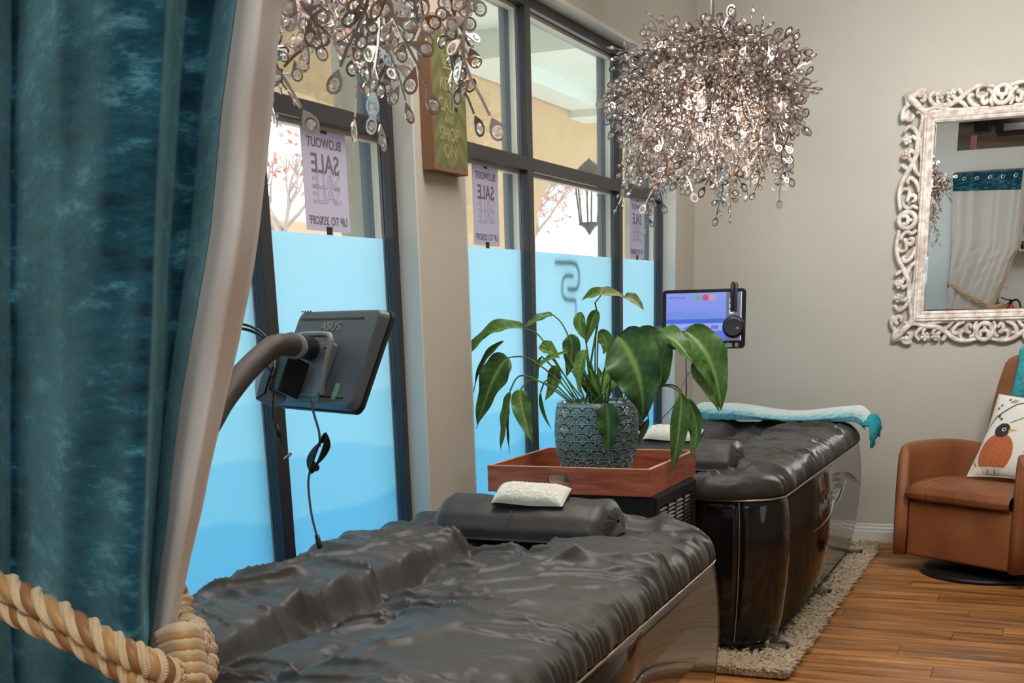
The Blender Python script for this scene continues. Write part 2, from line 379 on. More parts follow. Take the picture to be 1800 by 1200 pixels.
# ------------------------------------------------------------------ windows
def film_col(y, z):
    t = min(1, max(0, (1.62-z)/1.5))
    c = np.array((.47, .80, 1.0))*(1-t)+np.array((.28, .72, .98))*t
    def ridge(k, base, amp):
        return base+amp*(math.sin(y*2.3+k*1.7)*.6+math.sin(y*5.1+k*2.9)*.3+math.sin(y*11.3+k)*.12+abs(math.sin(y*3.7+k*.7))*.35)
    for k, (b, a, cc) in enumerate(((1.10, .05, (.32, .71, .95)), (.95, .06, (.23, .63, .92)), (.80, .06, (.16, .55, .88)), (.62, .05, (.15, .53, .88)), (.42, .05, (.12, .47, .84)))):
        q = min(1, max(0, (ridge(k, b, a)-z)/.014)); c = c*(1-q)+np.array(cc)*q
    return c*.98
def window(n, ys, y0, y1, ztr=(1.935, 1.988)):
    """ys: centre lines of the inner mullions; y0,y1 outer frame"""
    w = struct('window_%d' % n)
    fw = .057
    edges = [y0]+ys+[y1]
    def post(a, b, nm):
        MB().box(-2.10, -2.07, a, b, Z0, ZH).build(nm, M['frame_dark'], w, bevel=.002)
        mb = MB().box(XG+.004, -2.1001, a+.006, b-.006, Z0, ZH)
        mb.box(-2.115, -2.108, a+.002, b-.002, Z0, ZH); mb.box(-2.188, XG-.023, a+.004, b-.004, Z0, ZH)
        mb.build(nm+'_body', M['frame_side'], w)
        MB().box(XG-.0225, XG+.003, a+.001, b-.001, Z0, ZH).build('gasket', M['white_trim'], w)
    post(y0, y0+fw, 'jamb'); post(y1-fw+.024, y1+.0, 'jamb')
    for c in ys: post(c-fw/2, c+fw/2, 'mullion')
    for i in range(len(edges)-1):
        a = edges[i]+(fw/2 if i > 0 else fw); b = edges[i+1]-(fw/2 if i < len(edges)-2 else fw-.024)
        for z0, z1, nm in ((ztr[0], ztr[1], 'transom'), (2.558, ZH, 'head_rail'), (Z0, Z0+.07, 'sill_rail')):
            MB().box(-2.10, -2.071, a, b, z0, z1).build(nm, M['frame_dark'], w, bevel=.002)
            mb = MB().box(XG+.004, -2.1001, a, b, z0+.006, z1-.006).box(-2.188, XG-.023, a, b, z0+.004, z1-.004)
            mb.build(nm+'_body', M['frame_side'], w)
            MB().box(XG-.0225, XG+.010, a, b, z0-.012, z0+.003).build('bead', M['white_trim'], w)
        MB().box(XG-.003, XG+.003, a-.002, b+.002, ztr[1], 2.56).build('pane', M['glass'], w)
        MB().box(XG-.003, XG+.003, a-.002, b+.002, Z0+.05, ztr[0]-.008).build('pane', M['glass'], w)
        zt, zb, nv, nu = 1.621, Z0+.05, 200, max(30, int((b-a)*110))
        mb = MB().grid(lambda u, v: (XG+.006, a+u*(b-a), zb+(zt-zb)*v), nu, nv)
        mb.build('frosted_film', M['film'], w, col=[film_col(v[1], v[2]) for v in mb.v], label='pale blue frosted film printed with layered mountains')
    return w
window(1, [1.85, 3.022], .66, Y1R-.012)
window(2, [4.979, 6.155], Y2L+.012, Y2R-.012)
#@@BEDS
# ================================================================== massage beds
def fold_field(X, Y, rs, n, xr, yr, amp, wid, ang, length):
    Z = np.zeros_like(X)
    for i in range(n):
        cx, cy = rs.uniform(*xr), rs.uniform(*yr); a = rs.normal(ang[0], ang[1]); L = rs.uniform(*length); wd = rs.uniform(*wid); A = rs.uniform(*amp)*rs.choice((1, 1, -.6))
        dx, dy = X-cx, Y-cy
        s = dx*math.cos(a)+dy*math.sin(a); t = -dx*math.sin(a)+dy*math.cos(a)
        t = t+.25*s*s/L*rs.normal(0, 1)+.012*np.sin(s*18+i)
        skew = rs.uniform(.45, 1.0); tt = np.where(t > 0, t/(wd*skew), t/(wd*1.5))
        Z += A*np.exp(-np.abs(tt)**1.35)*np.exp(-np.abs(s/L)**3)
    return Z
def outline(hw, y0, y1, R, n=10):
    pts = []
    for cx, cy, a0 in ((hw-R, y1-R, 0), (-hw+R, y1-R, 90), (-hw+R, y0+R, 180), (hw-R, y0+R, 270)):
        for i in range(n+1):
            a = math.radians(a0+90*i/n); pts.append((cx+R*math.cos(a), cy+R*math.sin(a)))
    return pts
def smooth_noise(X, Y, rs, fx, fy, n=14):
    Z = np.zeros_like(X)
    for i in range(n):
        a = rs.uniform(0, 2*PI); k = rs.uniform(.55, 1.45)
        Z += np.sin(2*PI*k*(fx*X*math.cos(a)+fy*Y*math.sin(a))+rs.uniform(0, 6.28))
    return Z/math.sqrt(n/2)
def creases(X, Y, rs, fx, fy, warp_, sharp):
    wx = X+warp_*smooth_noise(X, Y, rs, 2.2, 2.2, 8); wy = Y+warp_*smooth_noise(X, Y, rs, 2.2, 2.2, 8)
    r_ = 1-np.clip(np.abs(smooth_noise(wx, wy, rs, fx, fy)), 0, 1.4)/1.4
    return r_**sharp
def make_bed(loc, rz, label, seed, strip, vis_side, logo):
    """local frame: x across, y from the head end (0) to the foot (L)"""
    rs = np.random.RandomState(seed)
    b = thing('massage_bed', loc, label, 'massage bed', rz)
    L, HW, ZT = 2.30, .535, .645
    levels = [(.055, .055), (.075, .04), (.16, .022), (.30, .006), (.42, 0), (.54, .004), (.62, .014), (ZT-.006, .020), (ZT, .028)]
    rings = []
    for z, ins in levels:
        rings.append([(x, y, z) for x, y in outline(HW-ins, ins, L-ins, .19-ins*.6, 10)])
    N = len(rings[0])
    # panels: corner arcs belong to the end panels; a seam on each side of the corner
    def panel(i0, i1, nm, mt, extra=0):
        idx = [(i0+k) % N for k in range((i1-i0) % N+1)]
        mb = MB(); vs = [rings[j][i] for j in range(len(levels)) for i in idx]; k = len(idx)
        fs = [(j*k+q, j*k+q+1, (j+1)*k+q+1, (j+1)*k+q) for j in range(len(levels)-1) for q in range(k-1)]
        mb.add(vs, fs); o = mb.build(nm, mt, b, smooth=True, local=True)
        s = o.modifiers.new('thick', 'SOLIDIFY'); s.thickness = .012; s.offset = -1
        return o
    # index ranges: arcs 0-10 (x+,y+), 11-21 (x-,y+), 22-32 (x-,y-), 33-43 (x+,y-)
    def shrink(o, ax, d): pass
    panel(43, 0, 'side_panel', M['gloss_side']); panel(21, 22, 'side_panel', M['gloss_side'])
    panel(0, 9, 'corner_panel', M['gloss']); panel(12, 21, 'corner_panel', M['gloss'])
    panel(22, 31, 'corner_panel', M['gloss']); panel(34, 43, 'corner_panel', M['gloss'])
    panel(9, 12, 'end_panel', M['gloss']); panel(31, 34, 'end_panel', M['gloss'])
    for i in (9, 12, 31, 34):           # bright seams between end panel and corner
        MB().tube([Vector(rings[j][i])*1.0+Vector((0, (-.002 if rings[j][i][1] < 1 else .002), 0)) for j in range(1, len(levels)-1)], .0022, 6).build('seam_strip', M['steel'], b, local=True)
    ring = [(x, y, ZT+.001) for x, y in outline(HW-.018, .018, L-.018, .178, 10)]
    MB().tube(ring, .0045, 8, closed=True).build('trim_strip', M['steel'], b, smooth=True, local=True)
    MB().prism([(x, y) for x, y in outline(HW-.035, .035, L-.035, .16, 8)], (0, 0, .57), (1, 0, 0), (0, 1, 0), .10).build('tray_deck', M['blackmatte'], b, local=True)
    # recessed vent ribs in the head end panel
    vb = MB()
    for k in range(4): vb.box(-.05, .13, -.006, -.001, .50-.045*k, .515-.045*k)
    vb.build('vent_rib', M['black'], b, local=True)
    for (x, y) in ((HW-.07, .14), (-HW+.07, .14), (HW-.07, L-.14), (-HW+.07, L-.14), (HW-.07, L*.5), (-HW+.07, L*.5)):
        sx = 1 if x > 0 else -1
        f = MB().lathe([(.03, .0105), (.034, .012), (.03, .022), (.012, .03), (.012, .075)], (x, y, .0), 14)
        f.box(*sorted((x+sx*.0, x+sx*.080)), y-.024, y+.024, .018, .060).build('levelling_foot', [M['steel']], b, smooth=False, local=True)
        MB().box(*sorted((x+sx*.0801, x+sx*.092)), y-.02, y+.02, .020, .058).build('foot_cap', M['black'], b, local=True, bevel=.003)
    # mattress cover -----------------------------------------------------------------
    hw, y0, y1, R, ztop, H = HW-.012, -.012, L+.005, .24, .748, .085
    nx, ny = 220, 400
    su = np.linspace(-1, 1, nx); sv = np.linspace(0, 1, ny)
    warp = lambda t: .72*t+.28*np.sin(t*PI/2)**1
    U, V = np.meshgrid(warp(su), .5+.5*warp(2*sv-1), indexing='ij')
    Yg = y0+(y1-y0)*V
    d = np.minimum(Yg-y0, y1-Yg); ins = np.where(d < R, R-np.sqrt(np.maximum(0, R*R-(R-d)**2)), 0)
    Xg = U*(hw-ins)
    e = np.minimum(np.minimum((hw-ins)-np.abs(Xg), np.inf), d)
    wE = .085
    drop = H*(1-np.sqrt(np.maximum(0, 1-np.clip(1-e/wE, 0, 1)**2.4)))
    # cushions left and right of a lower middle strip
    sm = lambda a, bb, x: np.clip((x-a)/(bb-a), 0, 1)**2*(3-2*np.clip((x-a)/(bb-a), 0, 1))
    s0, s1 = strip
    wob = .014*np.sin(Yg*5+seed)+.008*np.sin(Yg*13)
    inner = sm(s0-.020, s0+.045, Xg+wob)*sm(-s1-.020, -s1+.040, -Xg-wob*.7)
    endf = sm(.16, .42, Yg)*sm(-(L-.10), -(L-.35), -Yg)
    mid = (s0+s1)/2; half = (s1-s0)/2
    bump = .050*np.clip(1-((Xg-mid-wob)/(half*.74))**4, 0, 1)*(.75+.25*np.sin(Yg*4.1+1))
    Zt = -inner*(.078-bump)*endf
    crown = .016*np.clip(1-((np.abs(Xg-mid)-half-.17)/.17)**2, 0, 1)*endf
    W1 = fold_field(Xg, Yg, rs, 46, (-hw, hw), (0, L), (.005, .016), (.012, .034), (.15, .45), (.12, .36))
    W1 = W1+fold_field(Xg, Yg, rs, 30, (hw-.16, hw), (.1, L), (.002, .007), (.010, .024), (.25, .35), (.08, .18))+fold_field(Xg, Yg, rs, 30, (-hw, -hw+.16), (.1, L), (.002, .007), (.010, .024), (-.25, .35), (.08, .18))
    W2 = fold_field(Xg, Yg, rs, 46, (-hw, hw), (0, L), (.004, .012), (.008, .018), (1.2, .6), (.05, .18))
    W3 = fold_field(Xg, Yg, rs, 40, (mid-.25, mid+.25), (.2, L-.1), (.004, .013), (.010, .022), (.55, .5), (.06, .16))
    flank = 1-.75*np.clip(4*inner*(1-inner), 0, 1)*endf
    W1 = W1*flank; W2 = W2*flank; W3 = W3*(1-(1-flank)*.5)
    msk = .45+.55*np.clip(.5+.6*smooth_noise(Xg, Yg, rs, 1.3, 1.3, 8), 0, 1)
    W1 = .8*W1+(.025*creases(Xg, Yg, rs, 1.25, 3.0, .07, 4.2)+.006*creases(Xg, Yg, rs, 3.2, 6.5, .03, 3.0))*msk*np.clip(flank-.05, 0, 1)-.009
    # gathers along the elastic edge
    per = np.arctan2(Xg, (Yg-L/2)*.25)
    gath = .0013*np.sin(Yg*150+np.sin(Yg*31)*3+np.sin(Yg*11)*4+Xg*25)*np.exp(-(e/.022)**2)*(np.abs(Xg) > .25)+.0022*np.sin(Xg*150+np.sin(Xg*40)*2)*np.exp(-(np.minimum(d, 1)/.022)**2)
    dent = .036*sm(.05, .10, Yg)*sm(-.42, -.37, -Yg)*sm(-.36, -.31, -np.abs(Xg+.05*(strip[0]+strip[1])))
    Zg = ztop-dent+Zt+crown+(W1+W2+W3)*np.clip(e/.03, .4, 1)-drop+gath
    outw = .004*np.sin(Yg*140+np.sin(Yg*29)*3+np.sin(Yg*9)*4)*np.exp(-(e/.02)**2)*np.sign(Xg)*(np.abs(Xg) > .25)
    Xg = Xg+outw
    vs = np.stack([Xg, Yg, Zg], -1).reshape(-1, 3)
    fs = [(i*ny+j, (i+1)*ny+j, (i+1)*ny+j+1, i*ny+j+1) for i in range(nx-1) for j in range(ny-1)]
    mb = MB(); mb.v = [tuple(v) for v in vs]; mb.f = fs; mb.m = [0]*len(fs)
    rim = [i*ny for i in range(nx)]+[(nx-1)*ny+j for j in range(1, ny)]+[i*ny+ny-1 for i in range(nx-2, -1, -1)]+[j for j in range(ny-2, 0, -1)]
    base = len(mb.v); k = len(rim)
    c = Vector((0, L/2, 0))
    for q, i in enumerate(rim):
        x, yv, z = mb.v[i]; mb.v.append((x*.975, L/2+(yv-L/2)*.992, .650+.003*math.sin(q*1.9)))
    for q in range(k):
        mb.f.append((rim[q], base+q, base+(q+1) % k, rim[(q+1) % k])); mb.m.append(0)
    mb.build('mattress_cover', M['cover'], b, smooth=True, local=True)
    # badge on the visible side
    if logo:
        sx = vis_side; X = sx*(HW+.0012)
        cy, cz = L*.445+.30, .43
        cy, cz = 1.09, .49
        ov = [Vector((X, cy+.47*math.cos(a), cz+.078*math.sin(a)+.035*math.cos(a))) for a in [math.radians(t) for t in range(-150, 50, 6)]]
        MB().tube(ov, [.0006+.0028*math.sin(PI*i/(len(ov)-1)) for i in range(len(ov))], 6).build('badge_swoosh', M['steel'], b, local=True)
        text('HydroMassage', .082, (X, cy-.02, cz+.006), (0, sx*1, .04), (0, 0, 1), M['mid_plastic'], 'badge_lettering', b, local=True, extrude=.0008, bold=.0006)
    sx = vis_side; X = sx*(HW-.002)
    arc = [(1.30, .575), (1.42, .573), (1.70, .543), (2.02, .457), (2.14, .41)] if logo else [(1.12, .535), (1.0, .539), (.82, .512), (.56, .447), (.29, .352)]
    P = spline([Vector((X, a, c)) for a, c in arc], 6)
    MB().tube(P, [.0008+.0026*math.sin(PI*i/(len(P)-1)) for i in range(len(P))], 6).build('relief_arc', M['gloss'], b, smooth=True, local=True)
    return b
make_bed((-1.435, 4.57, 0), 0, 'glossy black massage bed on cream rug along far wall, turquoise throw at its foot', 11, (-.15, .11), 1, True)
make_bed((-1.392, 3.60, 0), PI+math.radians(1.7), 'nearest massage bed with rumpled black cover, under the swing arm monitor seen from behind', 5, (-.085, .175), -1, False)

def bolster(x0, x1, yc, zb, dep, h, label, name='bolster_pillow', skew=0):
    p = thing(name, ((x0+x1)/2, yc, zb), label, 'pillow', group=None)
    prof = [(-.50, .02), (-.49, .30), (-.40, .62), (-.22, .92), (.02, 1.0), (.26, .90), (.42, .60), (.5, .25), (.49, .02)]
    def fn(u, v):
        x = x0+(x1-x0)*u
        q = v*(len(prof)-1); i = min(int(q), len(prof)-2); t = q-i
        a, c = prof[i], prof[i+1]; py, pz = a[0]+(c[0]-a[0])*t, a[1]+(c[1]-a[1])*t
        endk = min(1, .80+.20*math.sin(min(1, min(u, 1-u)/.06)*PI/2))
        wr = 1+.018*math.sin(x*23+v*4)+.012*math.sin(x*61+v*9)
        return (x, yc+py*dep*endk+skew*(x-x0), zb+pz*h*endk*wr)
    mb = MB().grid(fn, 60, 33)
    n = len(mb.v)
    for s, i in ((0, 0), (1, 59)):
        # gathered end: rings shrinking towards the centre
        ring = [Vector(mb.v[i*33+j]) for j in range(33)]; c = sum(ring, Vector())/33; c.x += (.012 if s else -.012)
        b0 = len(mb.v); R = []
        for k, f in enumerate((.93, .72, .4, .1)):
            R.append([len(mb.v)+j for j in range(33)])
            for j in range(33):
                w = (.003*math.sin(j*2.4)+.002)*(1 if k < 3 else 0)*(1 if s else -1)
                pnt = c+(ring[j]-c)*f; mb.v.append((ring[j].x+(.016 if s else -.016)*(1-f)+w, pnt.y, pnt.z))
        prev = [i*33+j for j in range(33)]
        for rr in R:
            for j in range(33):
                j2 = (j+1) % 33
                mb.f.append((prev[j], prev[j2], rr[j2], rr[j]) if s == 0 else (prev[j2], prev[j], rr[j], rr[j2])); mb.m.append(0)
            prev = rr
    bot = [i*33 for i in range(60)], [i*33+32 for i in range(60)]
    for i in range(59): mb.f.append((bot[0][i], bot[0][i+1], bot[1][i+1], bot[1][i])); mb.m.append(0)
    mb.build('pillow_case', M['cover'], p, smooth=True)
    xs = x0+(x1-x0)*.50
    MB().tube([Vector(fn(.46+.05*v, v))+Vector((0, 0, .002)) for v in np.linspace(.15, .7, 12)], .0022, 5).build('seam', M['cover'], p)
    return p
bolster(-1.715, -1.165, 3.385, .712, .27, .118, 'black bolster pillow on the nearest bed in front of the wooden tray')
bolster(-1.70, -1.175, 5.04, .712, .25, .118, 'black bolster pillow on the far bed, partly behind the wooden tray')
def eye_pillow(c, L, Wd, rz, label):
    p = thing('eye_pillow', c, label, 'eye pillow', rz); p.rotation_euler = (.42, .03, rz)
    def hgt(u, v):
        e = (1-abs(2*u-1)**3.5)*(1-abs(2*v-1)**3); return max(e, 0)**.6
    def top(u, v):
        k = .03*math.sin(u*9); pu = 1
        x, yv = (u-.5)*L, (v-.5)*Wd*pu
        cell = L/7; fx = ((u*L/cell) % 1)-.5; fy = ((v*Wd/cell+.5*(int(u*L/cell) % 2)) % 1)-.5; rr = math.hypot(fx, fy); an = math.atan2(fy, fx)
        sw = .0022*math.cos(rr*18-an) if rr < .5 else 0
        return (x, yv, .008+.034*hgt(u, v)+.002*math.sin(u*7+1)+sw*hgt(u, v))
    MB().grid(top, 90, 34).build('plush_top', M['eye'], p, smooth=True, local=True)
    def botf(u, v):
        x, yv, z = top(u, v); z = .008+.034*hgt(u, v); return (x*1.01, yv*1.02, z-.040*hgt(u, v)-.009)
    MB().grid(botf, 30, 12).build('satin_back', M['blackmatte'], p, smooth=True, local=True, label='black satin underside')
    return p
c = at(935, 876, 1, 3.345); eye_pillow((c.x, 3.345, .830), .225, .10, .06, 'cream textured eye pillow on the black bolster of the nearest bed')
c = at(1183, 780, 1, 5.02); eye_pillow((c.x, 5.03, .842), .24, .10, -.02, 'cream eye pillow on the far bed behind the potted plant')
# ------------------------------------------------------------------ shag rug below the far bed
rg = thing('shag_rug', (-1.43, 5.75, 0), 'cream shag rug sticking out from under the far massage bed', 'rug')
MB().box(-1.99, -.865, 4.56, 7.08, .001, .010).box(-1.215, -.865, 4.42, 4.56, .001, .010).build('rug_backing', M['rug'], rg)
rr = random.Random(2); tf = MB()
def tuft(x, yv):
    a = rr.uniform(0, 2*PI); le = rr.uniform(.026, .052); ln = rr.uniform(.010, .032); w0 = rr.uniform(.0035, .006)
    dx, dy = math.cos(a), math.sin(a); px, py_ = -dy*w0, dx*w0
    b0 = (x, yv, .008); m1 = (x+dx*ln*.4, yv+dy*ln*.4, .008+le*.62); t = (x+dx*ln*1.3, yv+dy*ln*1.3, .008+le*rr.uniform(.6, .95))
    q = dx*w0, dy*w0
    tf.add([(x+px, yv+py_, .008), (x-px, yv-py_, .008), (x-q[0], yv-q[1], .008),
            (m1[0]+px, m1[1]+py_, m1[2]), (m1[0]-px, m1[1]-py_, m1[2]), (m1[0]-q[0], m1[1]-q[1], m1[2]+w0), t],
           [(0, 1, 4, 3), (1, 2, 5, 4), (2, 0, 3, 5), (3, 4, 6), (4, 5, 6), (5, 3, 6)])
for i in range(6200):
    x = -.83-abs(rr.gauss(0, .055)); x = min(x, -.828+.010*math.sin(i)); yv = rr.uniform(4.40, 7.10); tuft(x+.008*math.sin(yv*37), yv)
for i in range(3800): tuft(rr.uniform(-1.20, -.835), 4.395+abs(rr.gauss(0, .09)))
tf.build('shag_pile', M['rug'], rg, kind='stuff')
# ------------------------------------------------------------------ cabinet, tray
cb = thing('side_cabinet', (-1.54, 4.27, 0), 'black cabinet between the two massage beds carrying the wooden tray', 'cabinet')
MB().box(-1.83, -1.232, 4.0, 4.53, .0, .742).build('carcass', M['blackmatte'], cb, bevel=.003)
pl = MB()
xf = -1.232
frame = MB().box(xf, xf+.010, 4.015, 4.055, .25, .735).box(xf, xf+.010, 4.475, 4.52, .25, .735).box(xf, xf+.010, 4.055, 4.475, .70, .735).box(xf, xf+.010, 4.055, 4.475, .25, .285)
for yq in (4.155, 4.255, 4.365): frame.box(xf, xf+.008, yq, yq+.012, .285, .70)
frame.build('grille_frame', M['blackmatte'], cb)
louv = mat('grey_louvre', srgb(50, 47, 42), .55)
for k in range(27):
    zc = .298+k*.0148
    for a, bq in ((4.06, 4.153), (4.169, 4.253), (4.269, 4.363), (4.379, 4.472)):
        MB().add([(xf+.001, a, zc+.008), (xf+.001, bq, zc+.008), (xf+.008, bq, zc), (xf+.008, a, zc), (xf+.001, a, zc+.006), (xf+.001, bq, zc+.006), (xf+.008, bq, zc-.002), (xf+.008, a, zc-.002)],
                 [(0, 1, 2, 3), (7, 6, 5, 4), (3, 2, 6, 7), (0, 3, 7, 4), (1, 5, 6, 2)]).build('louvre', louv, cb)
ty = thing('serving_tray', (-1.545, 4.28, .744), 'reddish wooden serving tray with slot handle on top of the black cabinet', 'tray')
x0, x1, y0, y1, zb, zt, t = -1.85, -1.236, 3.98, 4.568, .745, .838, .014
MB().box(x0+t, x1-t, y0+t, y1-t, zb, zb+.010).build('tray_base', M['cherry_in'], ty)
def slot_side(yo):
    # board with a real stadium shaped hole: build from a ring of quads
    xc, zc = (x0+x1)/2-.03, (zb+zt)/2+.004; hw, hr = .045, .016
    hole = []
    for cx, a0 in ((hw-hr, -90), (-(hw-hr), 90)):
        for i in range(9): a = math.radians(a0+180*i/8); hole.append((xc+cx+hr*math.cos(a), zc+hr*math.sin(a)))
    outer = []
    for hx, hz in hole:
        dx, dz = hx-xc, hz-zc
        outer.append(None)
    cor = [(x1, zb), (x1, zt), (x0, zt), (x0, zb)]
    def proj_out(hx, hz):
        dx, dz = (hx-xc)/1.0, (hz-zc)*1.0
        # map to rectangle border by direction scaled to half sizes
        sxx = (x1-xc) if dx > 0 else (xc-x0); szz = (zt-zc) if dz > 0 else (zc-zb)
        k = max(abs(dx)/hw*1.0, abs(dz)/hr*1.0)
        return (xc+dx/hw*sxx/max(k, 1e-6), zc+dz/hr*szz/max(k, 1e-6))
    outer = [proj_out(*h) for h in hole]
    # snap the nearest border points on the corners
    for cx, cz in cor:
        j = min(range(len(outer)), key=lambda q: (outer[q][0]-cx)**2+((outer[q][1]-cz)*4)**2); outer[j] = (cx, cz)
    n = len(hole); mb = MB()
    for yq in (yo, yo+t): mb.add([(p[0], yq, p[1]) for p in hole]+[(p[0], yq, p[1]) for p in outer], [])
    f = []
    for i in range(n):
        j = (i+1) % n
        f += [(i, j, n+j, n+i), (2*n+j, 2*n+i, 3*n+i, 3*n+j), (j, i, 2*n+i, 2*n+j), (n+i, n+j, 3*n+j, 3*n+i)]
    mb.f += f; mb.m += [0]*len(f)
    return mb
slot_side(y0).build('tray_side', M['cherry'], ty); slot_side(y1-t).build('tray_side', M['cherry'], ty)
MB().box(x0, x0+t, y0+t, y1-t, zb, zt).build('tray_side', M['cherry'], ty); MB().box(x1-t, x1, y0+t, y1-t, zb, zt).build('tray_side', M['cherry'], ty)
e = MB().box(x0, x1, y0, y0+t, zt, zt+.0015).box(x0, x1, y1-t, y1, zt, zt+.0015).box(x0, x0+t, y0+t, y1-t, zt, zt+.0015).box(x1-t, x1, y0+t, y1-t, zt, zt+.0015)
e.build('rim_edge', M['cherry_edge'], ty)
c = at(1112, 806, 2, .765); tag(MB().lathe([(.03, 0), (.034, .004), (.034, .018), (.028, .022), (.0, .022)], (c.x, c.y, .7555), 18).build('coaster', M['blackmatte'], smooth=True), 'small black round coaster inside the wooden tray beside the pot', 'coaster')
c = at(1107, 822, 2, .762); tag(MB().add([(c.x-.012, c.y-.01, .7555), (c.x+.014, c.y-.006, .7555), (c.x+.006, c.y+.012, .7555), (c.x-.006, c.y+.012, .757), (c.x+.002, c.y, .774)], [(0, 1, 4), (1, 2, 4), (2, 3, 4), (3, 0, 4), (0, 3, 2, 1)]).build('paper_scrap', M['whiteface']), 'scrap of white paper inside the tray at the foot of the pot', 'paper')
#@@PLANT
# ================================================================== potted peace lily
PX, PY, PZ = -1.545, 4.30, .756
pp = thing('potted_plant', (PX, PY, PZ), 'large peace lily with drooping leaves in a patterned teal ceramic pot on the tray', 'plant')
def pot_r(t):   # t 0..1 height
    return .118+.036*math.sin(min(1, t/.62)*PI/2)-.010*max(0, (t-.62)/.38)**2
PH = .285
def pot_pat(a, t):
    u = a/(2*PI)*18; v = t*9.2
    if t < .30:        # tumbling block rows
        U = u*1.2; Vv = t*15.5; row = math.floor(Vv); fx = ((U+.5*(row % 2)) % 1)-.5; fy = (Vv-row)-.5
        d = abs(abs(fx)+abs(fy)*.9-.42); d2 = abs(fx) if fy < 0 else abs(abs(fx)*.9-fy)
        return 1 if (d < .09 or d2 < .07) else 0
    best = None
    for rowi in range(int(v)+1, int(v)-3, -1):
        pass
    # fish scale circles: the lowest covering row wins
    for rowi in range(int(math.floor(v))-1, int(math.floor(v))+2):
        o = .5*(rowi % 2); cx = math.floor(u-o+.5)+o
        dx, dy = (u-cx), (v-rowi)*.62
        r_ = math.hypot(dx, dy)
        if r_ < .5 and dy >= -.02 or r_ < .28:
            ring = r_/.5*3.6; an = math.atan2(dy, dx)
            tick = (math.cos(an*(8+6*int(ring))) > .72) and (ring % 1) > .3
            return 1 if ((ring % 1) < .34 or tick) else 0
    return 0
nu, nv = 420, 130
def potfn(u, v):
    a = u*2*PI; t = v; k = pot_pat(a, t) if .02 < t < .965 else .7
    r = pot_r(t)+.0028*k
    return (PX+r*math.cos(a), PY+r*math.sin(a), PZ+t*PH)
mb = MB().grid(potfn, nu, nv, closed_u=True)
cols = []
for i in range(nu):
    for j in range(nv):
        k = pot_pat(i/nu*2*PI, j/(nv-1)) if .02 < j/(nv-1) < .965 else .6
        cols.append(tuple(np.array(srgb(22, 58, 72))*(1-k)+np.array(srgb(152, 184, 188))*k))
mb.build('pot', attr_mat('teal_reactive_glaze', .18, .6, coat=.6), pp, smooth=False, col=cols)
ri = pot_r(1)
MB().lathe([(ri-.002, PH-.004), (ri+.001, PH), (ri-.006, PH+.005), (ri-.014, PH), (ri-.014, PH-.05)], (PX, PY, PZ), 64).build('pot_rim', mat('teal_glaze', srgb(70, 96, 100), .2, coat=.6), pp, smooth=True)
MB().lathe([(.118, 0), (.117, .004)], (PX, PY, PZ-.0005), 40).build('pot_foot', mat('teal_glaze', srgb(70, 96, 100), .2), pp)
MB().lathe([(ri-.012, PH-.028), (.06, PH-.016), (0, PH-.012)], (PX, PY, PZ), 32).build('soil', M['soil'], pp, smooth=True)
LEAFM = attr_mat('glossy_green_leaf', .38, .45, sheen=.05)
lrng = random.Random(4)
def leaf(B, Cc, T, w, nh, green=0, fold=.35, stem=None, stemr=.003, dry=0, curl=0, shape=.75):
    """B base, Cc control, T tip: world points; nh: normal hint of the upper face; w full width"""
    mid = bez(B, Cc, T, 27); NV = 13; vs = []; cols = []
    nh = Vector(nh).normalized()
    g0 = np.array(srgb(38, 76, 28)); g1 = np.array(srgb(82, 122, 50)); gl = np.array(srgb(140, 164, 88)); gd = np.array(srgb(150, 148, 100))
    ph = lrng.uniform(0, 6)
    for i, p in enumerate(mid):
        s = i/26; tan = (mid[min(i+1, 26)]-mid[max(i-1, 0)]).normalized()
        side = tan.cross(nh); side = side.normalized() if side.length > 1e-4 else tan.orthogonal()
        nn = side.cross(tan).normalized()
        hwid = w*.5*(math.sin(PI*min(1, s**shape))**.8)*(1-.25*s*s) if 0 < s < 1 else .0006
        for j in range(NV):
            q = j/(NV-1)*2-1
            wave = .06*w*math.sin(s*17+ph+q)*abs(q)**2
            rib = .0016*math.cos(s*58-abs(q)*7)*min(1, abs(q)*4)*(1-abs(q))
            pos = p+side*(q*hwid*math.cos(fold*abs(q)))+nn*(abs(q)*hwid*math.sin(fold)+wave+rib-curl*hwid*q*q)
            vs.append(pos)
            vein = max(0, math.cos(s*58-abs(q)*7))**3*.30
            c = g0*(1-green)+g1*green; c = c*(1-vein)+gl*vein*(.5+.5*green)+c*vein*(.5-.5*green)
            if abs(q) < .09: c = c*.4+gl*.6
            if dry and (s > 1-dry): c = c*.35+gd*.65
            cols.append(c)
    mb = MB(); mb.v = [tuple(v) for v in vs]
    for i in range(26):
        for j in range(NV-1): mb.f.append((i*NV+j, i*NV+j+1, (i+1)*NV+j+1, (i+1)*NV+j)); mb.m.append(0)
    o = mb.build('leaf', LEAFM, pp, smooth=True, col=cols)
    if stem is not None:
        MB().tube(spline(stem+[B], 6), [stemr*1.25]+[stemr]*(6*len(stem)-1)+[stemr*.8], 6).build('petiole', M['petiole'], o, smooth=True)
    return o
def A(px, py, dy): return at(px, py, 1, PY+dy)
TOC = Vector((.36, -.93, .12))   # towards the viewer side of the room
def root(dx, dy): return Vector((PX+dx, PY+dy, PZ+PH-.02))
def L(bx, by, bd, cx, cy, cd, tx, ty, td, wpx, nh=TOC, st=None, **k):
    w = wpx*4.65/FPX
    stem = None
    if st: stem = [root(*st[0])]+[A(*q) for q in st[1:]]
    return leaf(A(bx, by, bd), A(cx, cy, cd), A(tx, ty, td), w, nh, stem=stem, **k)
